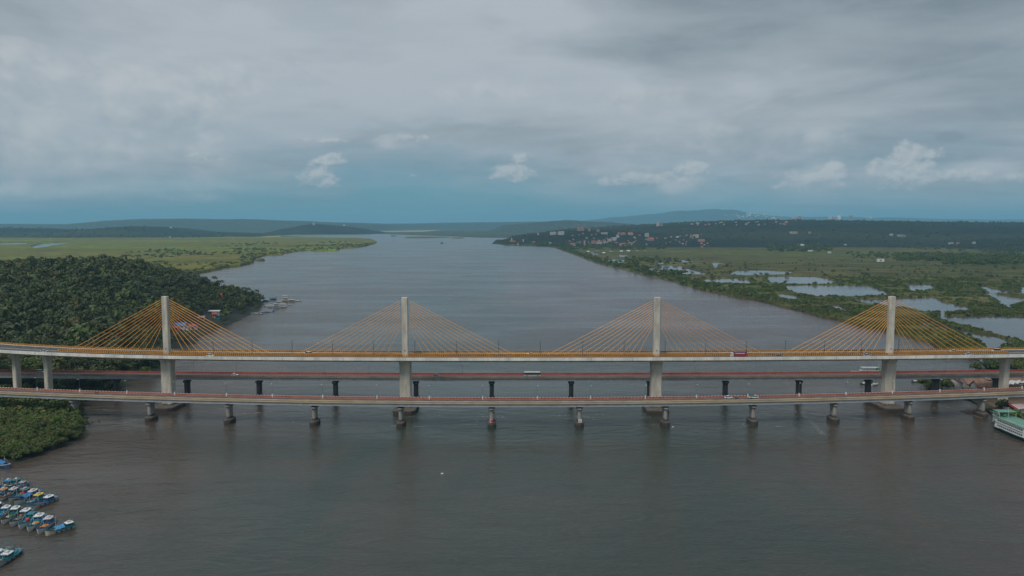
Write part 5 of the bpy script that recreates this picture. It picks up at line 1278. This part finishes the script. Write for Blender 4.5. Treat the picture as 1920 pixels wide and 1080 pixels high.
# ------------------------------------------------------------------ houses
def house(px, py, w_, d, h, wall, roof, label, rz=0.0, kind='gable', z=None, grp=None, name='house', win=True, pos=None, cat='house'):
    p = pos or (W(px, py, z if z is not None else 1.0)); e = empty(name, p, rz, label, cat, grp)
    wm = MB(); wm.box((0, 0, h / 2 - 1.0), (w_, d, h + 2.0))
    if kind == 'gable':
        rh = d * .32; wm.loft([[(s_ * w_ * .5 - .001 * s_, -d / 2, h), (s_ * w_ * .5 - .001 * s_, 0, h + rh), (s_ * w_ * .5 - .001 * s_, d / 2, h)] for s_ in (-1, 1)])
    wl = wm.build('wall', wall, e)
    if kind == 'gable':
        rm = MB(); o = .6; rh = d * .32
        for s_ in (-1, 1): rm.loft([[(u * (w_ / 2 + o), 0, h + rh + .18), (u * (w_ / 2 + o), s_ * (d / 2 + o), h - .32 * o + .1), (u * (w_ / 2 + o), s_ * (d / 2 + o), h - .32 * o - .05), (u * (w_ / 2 + o), 0, h + rh + .02)] for u in (-1, 1)])
        rm.build('roof', roof, e)
    elif kind == 'shed':
        MB().loft([[(u * (w_ / 2 + .5), -d / 2 - .6, h + .05), (u * (w_ / 2 + .5), d / 2 + .6, h + d * .16), (u * (w_ / 2 + .5), d / 2 + .6, h + d * .16 + .14), (u * (w_ / 2 + .5), -d / 2 - .6, h + .2)] for u in (-1, 1)]).build('roof', roof, e)
    elif kind == 'hip':
        MB().box((0, 0, h + d * .16), (w_ + 1.0, d + 1.0, d * .3), 0, 0, .55, .12).build('roof', roof, e)
    else:
        r_ = MB().box((0, 0, h + .15), (w_ + .4, d + .4, .3)); r_.box((w_ * .2, d * .1, h + 1.1), (w_ * .22, d * .3, 1.8)); r_.build('roof', roof, e)
    if win:
        nf = min(6, max(1, int(h / 3.1))); nc = min(7, max(2, int(w_ / 3.4)))
        wm_ = MB().box((0, 0, 0), (w_ / nc * .42, .16, min(2.2, h / nf * .48))).mesh('window', 'glass')
        for f in range(nf):
            for c in range(nc): link('window', wm_, wl, (-w_ / 2 + w_ * (c + .5) / nc, -d / 2, h * (f + .55) / nf))
    return e
# village on the headland
def hz(px, py):
    Y = 560.0
    while Y < 1400:
        p = WY(px, py, Y)
        if p[2] <= float(head_h(np.array(p[0]), np.array(Y))) + .2: return (p[0], Y, float(head_h(np.array(p[0]), np.array(Y))))
        Y += 4
    return W(px, py)
for px, py, w_, d, h, wa, ro, kind, rz, lb in [
        (217, 632, 8.5, 6.5, 2.2, 'wwall', 'pinkroof', 'gable', .15, 'house with magenta-pink roof in the trees behind the cable fan'), (231, 630, 6, 5, 2.6, 'pwall', 'pinkroof', 'gable', .1, 'small lean-to with faded pink roof next to the magenta roof'),
        (210, 640, 9, 6, 3, 'gwall', 'greyroof', 'gable', -.1, 'grey-roofed cottage just before the magenta roof'), (336, 614, 13, 8, 2.4, 'wwall', 'blueroof', 'gable', .1, 'long house with bright blue roof beside the first pylon'),
        (329, 620, 5, 4, 3, 'buoyred', 'tile', 'gable', .2, 'small red house below the blue roof'), (352, 617.5, 6.5, 6, 3.2, 'wwall', 'tile', 'gable', .2, 'white house with red roof on the shore, nearest the blue roof'),
        (362, 618, 6.5, 6, 3.0, 'wwall', 'pinkroof', 'hip', -.1, 'white house with pinkish hip roof next along the shore'), (347, 619, 6, 4, 2.6, 'white', 'greyroof', 'shed', .0, 'white lean-to shed before the shore houses'),
        (378, 599, 6, 4.5, 2.4, 'gwall', 'pwall', 'gable', .3, 'cream house with salmon roof among the headland trees'), (403, 596, 4.5, 5, 4.4, 'owall', 'tile', 'gable', .3, 'tall orange house with red gable on the headland shore'),
        (408, 598, 4, 4, 3.2, 'teal', 'blueroof', 'shed', .2, 'blue-green hut touching the orange house'), (402, 588.5, 12, 5, 2.4, 'gwall', 'dirtywhite', 'shed', .05, 'long shed with white roof behind the orange house'),
        (412, 561, 6, 5, 5.5, 'owall', 'tile', 'gable', .1, 'orange-red house showing between the tall headland palms'), (185, 628, 4, 4, 3, 'wwall', 'greyroof', 'flat', .1, 'little white block alone in the forest left of the fan'),
        (330, 597, 7, 5, 3, 'cwall', 'btile', 'gable', .2, 'brown-roofed house higher in the trees by the first pylon'), (310, 521, 8, 5, 3, 'wwall', 'white', 'shed', .0, 'white-roofed huts on the far side of the headland')]:
    house(px, py, w_, d, h, wa, ro, lb, rz, kind, pos=hz(px, py))
# sheds on the pond shore
house(1788, 728, 7.2, 11.0, 4.4, 'wwall', 'dtile', 'white gabled shed with dark maroon roof between the low bridges', math.pi / 2 - .55, pos=W(1786, 729, 1.5), name='shed', cat='shed')
for px, py, w_, d, rz, lb in [(1822, 724, 13, 11, .0, 'wide brown-roofed shed beside the white gabled shed'), (1846, 731, 13, 10, -.1, 'brown-roofed shed in front of the wide brown one'), (1900, 721, 17, 13, .1, 'brown-roofed shed at the picture edge behind the tall pier'),
                                  (1858, 716, 12, 8, .1, 'low brown shed under the girder of the red bridge')]:
    house(px, py, w_, d, 2.8, 'gwall', 'btile', lb, rz, 'gable', pos=W(px, py, 1.3), name='shed', cat='shed')
for i in range(4):
    x = 1888 + i * 9; house(x, 726 - i * 1.2, 2.4, 7, 2.6, 'gwall', 'dirtywhite', 'narrow white-roofed stall, %s of four behind the tall pier' % ORD[i], -.75, 'shed', pos=W(x, 727 - i * 1.3, 1.6), grp='white-roofed stalls', name='stall', win=False, cat='stall')
for px, py, w_, d, rz, wa, ro, lb in [(1866, 741, 14, 8, .1, 'gwall', 'btile', 'brown-roofed jetty shed behind the ferry'), (1895, 738, 18, 9, .05, 'gwall', 'btile', 'long brown-roofed shed above the red and white striped roof')]:
    house(px, py, w_, d, 2.6, wa, ro, lb, rz, 'gable', pos=W(px, py, 1.8), name='shed', cat='shed')
p = W(1908, 771, 2.0); e = empty('striped_shed', p, .35, 'shed with red and white striped roof beside the ferry', 'shed')
MB().box((0, 0, 1.2), (14, 8, 3.0)).build('wall', 'gwall', e); MB().loft([[(u, -4.8, 2.75), (u, 0, 4.6), (u, 4.8, 2.75), (u, 0, 4.4)] for u in (-8, 8)]).build('roof', 'truckred', e)
st = MB()
for i in range(7): u = -5.6 + i * 1.95; st.loft([[(q, -4.85, 2.80), (q, 0, 4.66), (q, 0, 4.70), (q, -4.85, 2.84)] for q in (u, u + 1.05)])
st.build('roof_stripes', 'white', e)
# trees of the sheds bank
for px, py, sc in [(1829, 695, 1.0), (1834, 694, .8), (1850, 688, 1.2), (1857, 690, 1.1), (1862, 693, 1.3), (1872, 690, 1.2), (1885, 688, 1.4), (1895, 690, 1.2), (1906, 692, 1.3), (1916, 686, 1.3), (1770, 731, 1.5), (1766, 729, 1.2), (1740, 728, 1.5), (1745, 731, 1.4), (1735, 724, 1.1),
                   (1888, 680, 1.2), (1900, 676, 1.2), (1912, 672, 1.2), (1875, 676, 1.2), (1868, 684, 1.0), (1892, 668, 1.1), (1907, 664, 1.1), (1880, 664, 1.0), (1918, 698, 1.2), (1925, 700, 1.3), (1880, 766, 1.1), (1893, 782, 1.1), (1899, 786, 1.2)]:
    p = W(px, py, 0.8); k_bank.plant('shade_tree', p[0], p[1], .8, sc, 'leafy green tree on the sheds bank by the red bridge', 'tree', 'trees on the sheds bank')

# hillside town, buildings far away
TOWN = [  # x, base y, width px, height px, wall, roof, form, label
    (1009, 441, 4, 5, 'pwall', 'tile', 'flat', 'lone salmon house on the green river point'), (959.5, 451.5, 2.2, 5, 'white', 'white', 'flat', 'slim white shrine tower on the river point'),
    (961, 455, 12, 3, 'pwall', 'tile', 'gable', 'red-roofed row by the water at the river point'), (981, 457, 2.2, 8, 'white', 'white', 'flat', 'thin white lighthouse-like tower on the town shore'),
    (974, 459, 10, 3, 'cwall', 'tile', 'gable', 'low red-roofed quay building left of the thin tower'), (1001, 456, 6, 3, 'pwall', 'tile', 'gable', 'salmon house right of the thin tower'),
    (1032, 460, 5, 6, 'white', 'white', 'gable', 'white gabled church by the river bend'), (1037, 440, 14, 5, 'white', 'dirtywhite', 'flat', 'long white hotel on the town crest, left wing'), (1052, 440, 14, 6, 'white', 'dirtywhite', 'flat', 'long white hotel on the town crest, right wing'),
    (1089, 433, 13, 9, 'pwall', 'pwall', 'flat', 'biggest salmon block of flats on the town crest'), (1105, 434, 5, 7, 'pwall', 'tile', 'flat', 'salmon block right of the biggest one'), (1121, 436, 6, 6, 'pwall', 'pwall', 'flat', 'third salmon block along the town crest'),
    (1133, 439, 14, 3, 'cwall', 'greyroof', 'flat', 'long grey-roofed hall on the crest right of the salmon blocks'), (1075, 460, 14, 3, 'cwall', 'tile', 'gable', 'row of red roofs low in the town, towards the church'), (1096, 460, 4, 10, 'pwall', 'tile', 'flat', 'narrow salmon tower low in the town'),
    (1113, 457, 10, 6, 'pwall', 'tile', 'hip', 'red hip-roofed house in the middle of the town'), (1124, 458, 12, 6, 'white', 'tile', 'gable', 'white house with red gable in the middle of the town'), (1134, 457, 6, 5, 'white', 'white', 'flat', 'small white block in the middle of the town'),
    (1143, 453, 9, 5, 'cwall', 'dirtywhite', 'flat', 'cream block stepping up the town slope'), (1152, 451, 9, 6, 'white', 'dirtywhite', 'flat', 'white block above the cream one'), (1158, 446, 6, 6, 'white', 'dirtywhite', 'flat', 'upper white block on the town slope'),
    (1170, 461, 18, 3.5, 'pwall', 'tile', 'gable', 'long row of red roofs at the right foot of the town'), (1184, 460, 5, 3, 'white', 'white', 'gable', 'white cottage ending the red row'), (1168, 441, 10, 3, 'pwall', 'tile', 'gable', 'red roofs left of the slope road'), (1182, 440, 10, 4, 'cwall', 'tile', 'gable', 'red and cream house beside the slope road'),
    (1199, 443, 5, 3, 'pwall', 'tile', 'gable', 'lone red roof on the wooded slope'), (1213, 444, 8, 7, 'white', 'dirtywhite', 'flat', 'white villa in the woods right of the town'), (1220, 451, 14, 4, 'pwall', 'tile', 'gable', 'salmon row under the white villa'),
    (1233.5, 424.5, 6.5, 9, 'white', 'white', 'flat', 'tall white tower block on the skyline'), (1240, 424, 5, 7, 'gwall', 'gwall', 'flat', 'grey tower block beside the white one on the skyline'), (1270, 445.5, 6, 2.5, 'white', 'white', 'shed', 'low white shed in the woods'),
    (1297, 445, 6, 5, 'pwall', 'tile', 'flat', 'salmon house pair in the woods, left one'), (1307, 446, 7, 7, 'cwall', 'tile', 'flat', 'salmon house pair in the woods, right one'), (1315, 453, 14, 3, 'pwall', 'tile', 'gable', 'red-roofed row below the salmon pair'),
    (1316, 465, 5, 4, 'owall', 'tile', 'gable', 'orange house at the foot of the woods'), (1488, 438, 14, 4, 'cwall', 'greyroof', 'flat', 'pale grey school on the wooded slope'), (1518, 438, 5, 4, 'pwall', 'tile', 'flat', 'pinkish house right of the grey school'),
    (1671, 442, 6, 4, 'white', 'tile', 'flat', 'white house within the bare slope'), (1690, 444, 14, 4, 'gwall', 'greyroof', 'flat', 'grey building on the bare slope'), (1783, 458, 9, 3.5, 'white', 'tile', 'flat', 'white house at the dark wood, left of a pair'), (1796, 458, 6, 4, 'pwall', 'tile', 'gable', 'salmon house at the dark wood, right of a pair'),
    (1826, 457, 6, 3.5, 'white', 'greyroof', 'flat', 'small white house in the dark wood'), (1909, 490, 22, 3.5, 'white', 'white', 'shed', 'long white warehouse at the edge of the dark wood'), (1501, 461, 14, 2.5, 'white', 'white', 'shed', 'long white shed behind the hoardings'), (1585, 460, 5, 2, 'white', 'white', 'shed', 'small white shed on the far meadow'),
    (588.5, 422, 4.5, 5, 'white', 'white', 'flat', 'white block on the small hill across the river'), (645, 424, 4, 3, 'white', 'white', 'flat', 'low white building right of the small hill'), (319, 448, 2.5, 5, 'white', 'white', 'flat', 'slim white tower before the dark left hill'), (320.5, 428, 4, 3, 'white', 'white', 'flat', 'white dot of a house on the shoulder of the left hill'),
    (437, 449.5, 3, 3, 'white', 'white', 'flat', 'white house at the marsh edge'), (445, 450.5, 3, 2, 'pwall', 'tile', 'gable', 'red roof at the marsh edge'), (388, 425, 5, 3, 'pwall', 'tile', 'flat', 'salmon block below the blue ridge'), (837, 425, 7, 1.6, 'white', 'white', 'shed', 'low white factory on the far plain'), (985, 416, 5, 2, 'white', 'white', 'flat', 'white factory block on the far plain'), (1071, 414.5, 3, 2.5, 'white', 'white', 'flat', 'white dot on the low blue hill'), (95, 448, 3, 2, 'white', 'white', 'flat', 'white farmhouse under the left woods')]
for px, py, pw, ph, wa, ro, kd, lb in TOWN:
    wa, ro = {'white': 'wwall'}.get(wa, wa), {'white': 'dirtywhite'}.get(ro, ro)
    x, y, z = hit(px, py); m_px = math.hypot(y, CAM_H) / FPX; w_ = pw * m_px * .84; h = ph * m_px * (.95 if kd == 'flat' else .72)
    house(px, py, w_, w_ * rng.uniform(.5, .8) if w_ < 40 else w_ * .3, h, wa, ro, lb, rng.uniform(-.3, .3), kd, pos=(x, y, z), name='building', win=h > 6 and pw >= 4.5, cat='building')
rt = random.Random(21); n = 0
while n < 120:
    k = n % 4
    px, py = (rt.uniform(1062, 1215), rt.uniform(438, 462)) if k < 2 else (rt.uniform(1270, 1480), rt.uniform(415.5, 423)) if k == 2 else (rt.uniform(1230, 1345), rt.uniform(440, 462))
    x, y, z = hit(px, py); m_px = y / FPX; s_ = rt.uniform(2.0, 4.6) if k == 2 else rt.uniform(1.6, 3.6)
    w_ = s_ * m_px; house(px, py, w_, w_ * .7, w_ * rt.uniform(.35, .6), rt.choice(['pwall', 'cwall', 'wwall', 'pwall']), rt.choice(['tile', 'tile', 'pwall', 'btile']),
                          'small tile-roofed house on the plateau skyline' if k == 2 else 'small tile-roofed house scattered over the wooded town slope', rt.uniform(-.4, .4), 'hip' if rt.random() < .5 else 'gable', pos=(x, y, z), grp='small houses on the plateau skyline' if k == 2 else 'small houses on the town slope', name='house', win=False)
    n += 1
for k in range(46):   # distant city on the shoulder of the mountain and along the plain
    px, py = (rt.gauss(1410, 16), rt.uniform(401, 409)) if k < 26 else (rt.uniform(1440, 1510), rt.uniform(409.5, 412)) if k < 36 else (rt.choice([1556, 1562, 1567, 1575, 1594, 1632]) + rt.uniform(-3, 3), rt.uniform(409, 412))
    Y = 20500 if k < 26 else 9500; p = WY(px, py, Y); s_ = rt.uniform(12, 34) * (1.4 if k < 26 else 1)
    house(px, py, s_ * 1.3, s_, s_ * rt.uniform(.6, 1.6), rt.choice(['white', 'wwall', 'white', 'pwall']), rt.choice(['white', 'dirtywhite', 'tile']), 'pale distant city block below the blue mountain', rt.uniform(-.5, .5), 'flat',
          pos=(p[0], Y, p[2]), grp='distant city blocks', name='building', win=False, cat='building')
# woods on the hills, as far as single crowns still show
hw = []
for kx, n_, s0_, s1_ in ((0, 520, .8, 1.5), (1, 1100, 1.1, 2.0), (2, 900, 1.0, 1.8), (3, 500, 1.2, 2.2)):
    Xr, Yr, Zr = RIDGES[kx]
    for _ in range(n_):
        i, j = rt.randrange(2, len(Xr) - 3), rt.randrange(3, len(Yr) // 2 + 3); fx, fy = rt.random(), rt.random()
        x, y = Xr[i] + fx * (Xr[i + 1] - Xr[i]), Yr[j] + fy * (Yr[j + 1] - Yr[j]); z = (Zr[j, i] * (1 - fx) + Zr[j, i + 1] * fx) * (1 - fy) + (Zr[j + 1, i] * (1 - fx) + Zr[j + 1, i + 1] * fx) * fy
        q = PX(x, y, z)[0]
        if z > 1 and -40 < q < 1960 and not (420 < q < 930): hw.append((x, y, z - .5, rt.uniform(s0_, s1_)))
scatter(lo_bank, hw, 'woods', 'leaf_forest', 'dark woods covering the far hills and the slopes around the town', 'woods')
# hoardings on the far meadow
for px, py, w_, h, face_, lb in [(1475, 472, 17, 5.5, 'silver', 'pale blue roadside hoarding, first of three in line'), (1519, 473.5, 19, 5.5, 'white', 'white roadside hoarding, second of three in line'), (1555, 477, 13, 6.0, 'white', 'white roadside hoarding, third and smallest of three in line'), (1651, 494, 22, 9.0, 'white', 'large white hoarding with a dark emblem standing apart on the meadow')]:
    p = W(px, py, .5); e = empty('billboard', p, .1, lb, 'billboard'); MB().box((0, 0, 4 + h / 2), (w_, .5, h)).build('panel', face_, e)
    [MB().rod((u * w_, .3, -1), (u * w_, .3, 4.5 + h / 2), .3, .3, 6).build('post', 'steel', e) for u in (-.33, 0, .33)]
    if 'emblem' in lb: em = MB(); em.prism([(-3.4, 0), (-1.5, -1.6), (1.5, -1.4), (3.4, .2), (2.2, 1.7), (-.5, 2.2)], -.02, .02); em.v = [(x, -.28 + z, 4 + h / 2 + y) for x, y, z in em.v]; em.build('emblem', 'black', e); MB().box((0, -.27, 4 + .35), (w_ * .98, .06, .6)).build('lower_edge', 'dark', e)
    elif 'first' in lb: MB().box((-w_ * .2, -.27, 4 + h * .5), (w_ * .4, .06, h * .8)).build('printed_panel', 'sky', e)
    else: MB().box((0, -.27, 4 + h * .3), (w_ * .9, .06, h * .35)).build('printed_panel', 'bluewhite', e)
for px, py in [(1103, 473), (1120, 472), (1145, 473), (1165, 472.5), (1178, 472), (1195, 471.5), (1210, 471.5), (1110, 476), (1132, 475.5)]:
    p = W(px, py, .6); s_ = rt.uniform(6, 12); house(px, py, s_, s_ * .6, 3, 'wwall', rt.choice(['white', 'greyroof']), 'white low building in a loose line on the meadow below the town', rt.uniform(-.2, .2), 'gable', pos=p, grp='white buildings on the town meadow', name='house', win=False)
# bushes and tree clumps on the far meadows
FAR = []
def clump(px0, px1, py0, py1, n_, sc0, sc1):
    for i in range(n_):
        px, py = rt.uniform(px0, px1), rt.uniform(py0, py1); p = W(px, py); 
        if inside(np.array(p[0]), np.array(p[1]), RIGHT) and not any(inside(np.array(p[0]), np.array(p[1]), q) for q in PONDS[:-2]): FAR.append((p[0], p[1], .4, rt.uniform(sc0, sc1)))
clump(930, 1060, 453, 463, 240, .8, 1.5); clump(1050, 1250, 458, 470, 260, .7, 1.5); clump(1440, 1560, 461, 474, 150, .8, 1.6); clump(1590, 1740, 476, 488, 70, .6, 1.1); clump(1680, 1790, 480, 492, 170, .9, 1.6)
clump(1770, 1960, 482, 500, 320, .9, 1.6); clump(1130, 1300, 487, 520, 260, .6, 1.2); clump(1240, 1940, 500, 545, 150, .4, .8)
for _ in range(2600):
    px, py = rt.uniform(1230, 1960), rt.uniform(486, 548); p = W(px, py)
    if fbm(np.array(p[0] / 90), np.array(p[1] / 90), 55, 3) > .55 and inside(np.array(p[0]), np.array(p[1]), RIGHT) and not any(inside(np.array(p[0]), np.array(p[1]), q) for q in PONDS[:-2]): FAR.append((p[0], p[1], .2, rt.uniform(.25, .5)))
scatter(lo_for, FAR, 'woods', 'leaf_bank', 'scattered dark woods on the meadows behind the fish ponds', 'woods')

# ------------------------------------------------------------------ hazy air
hz_me = MB().box((0, 28500, 299), (130000, 66000, 602)).mesh('haze', [])
hm = bpy.data.materials.new('hazy_air'); hm.use_nodes = True; nt = hm.node_tree; nt.nodes.clear()
pv = nt.nodes.new('ShaderNodeVolumePrincipled'); pv.inputs['Color'].default_value = (0.35, 0.73, 0.96, 1); pv.inputs['Density'].default_value = 5.3e-5; pv.inputs['Anisotropy'].default_value = 0.0
nt.links.new(pv.outputs[0], nt.nodes.new('ShaderNodeOutputMaterial').inputs['Volume'])
hz_me.materials.append(hm); tag(link('haze', hz_me), kind='stuff')
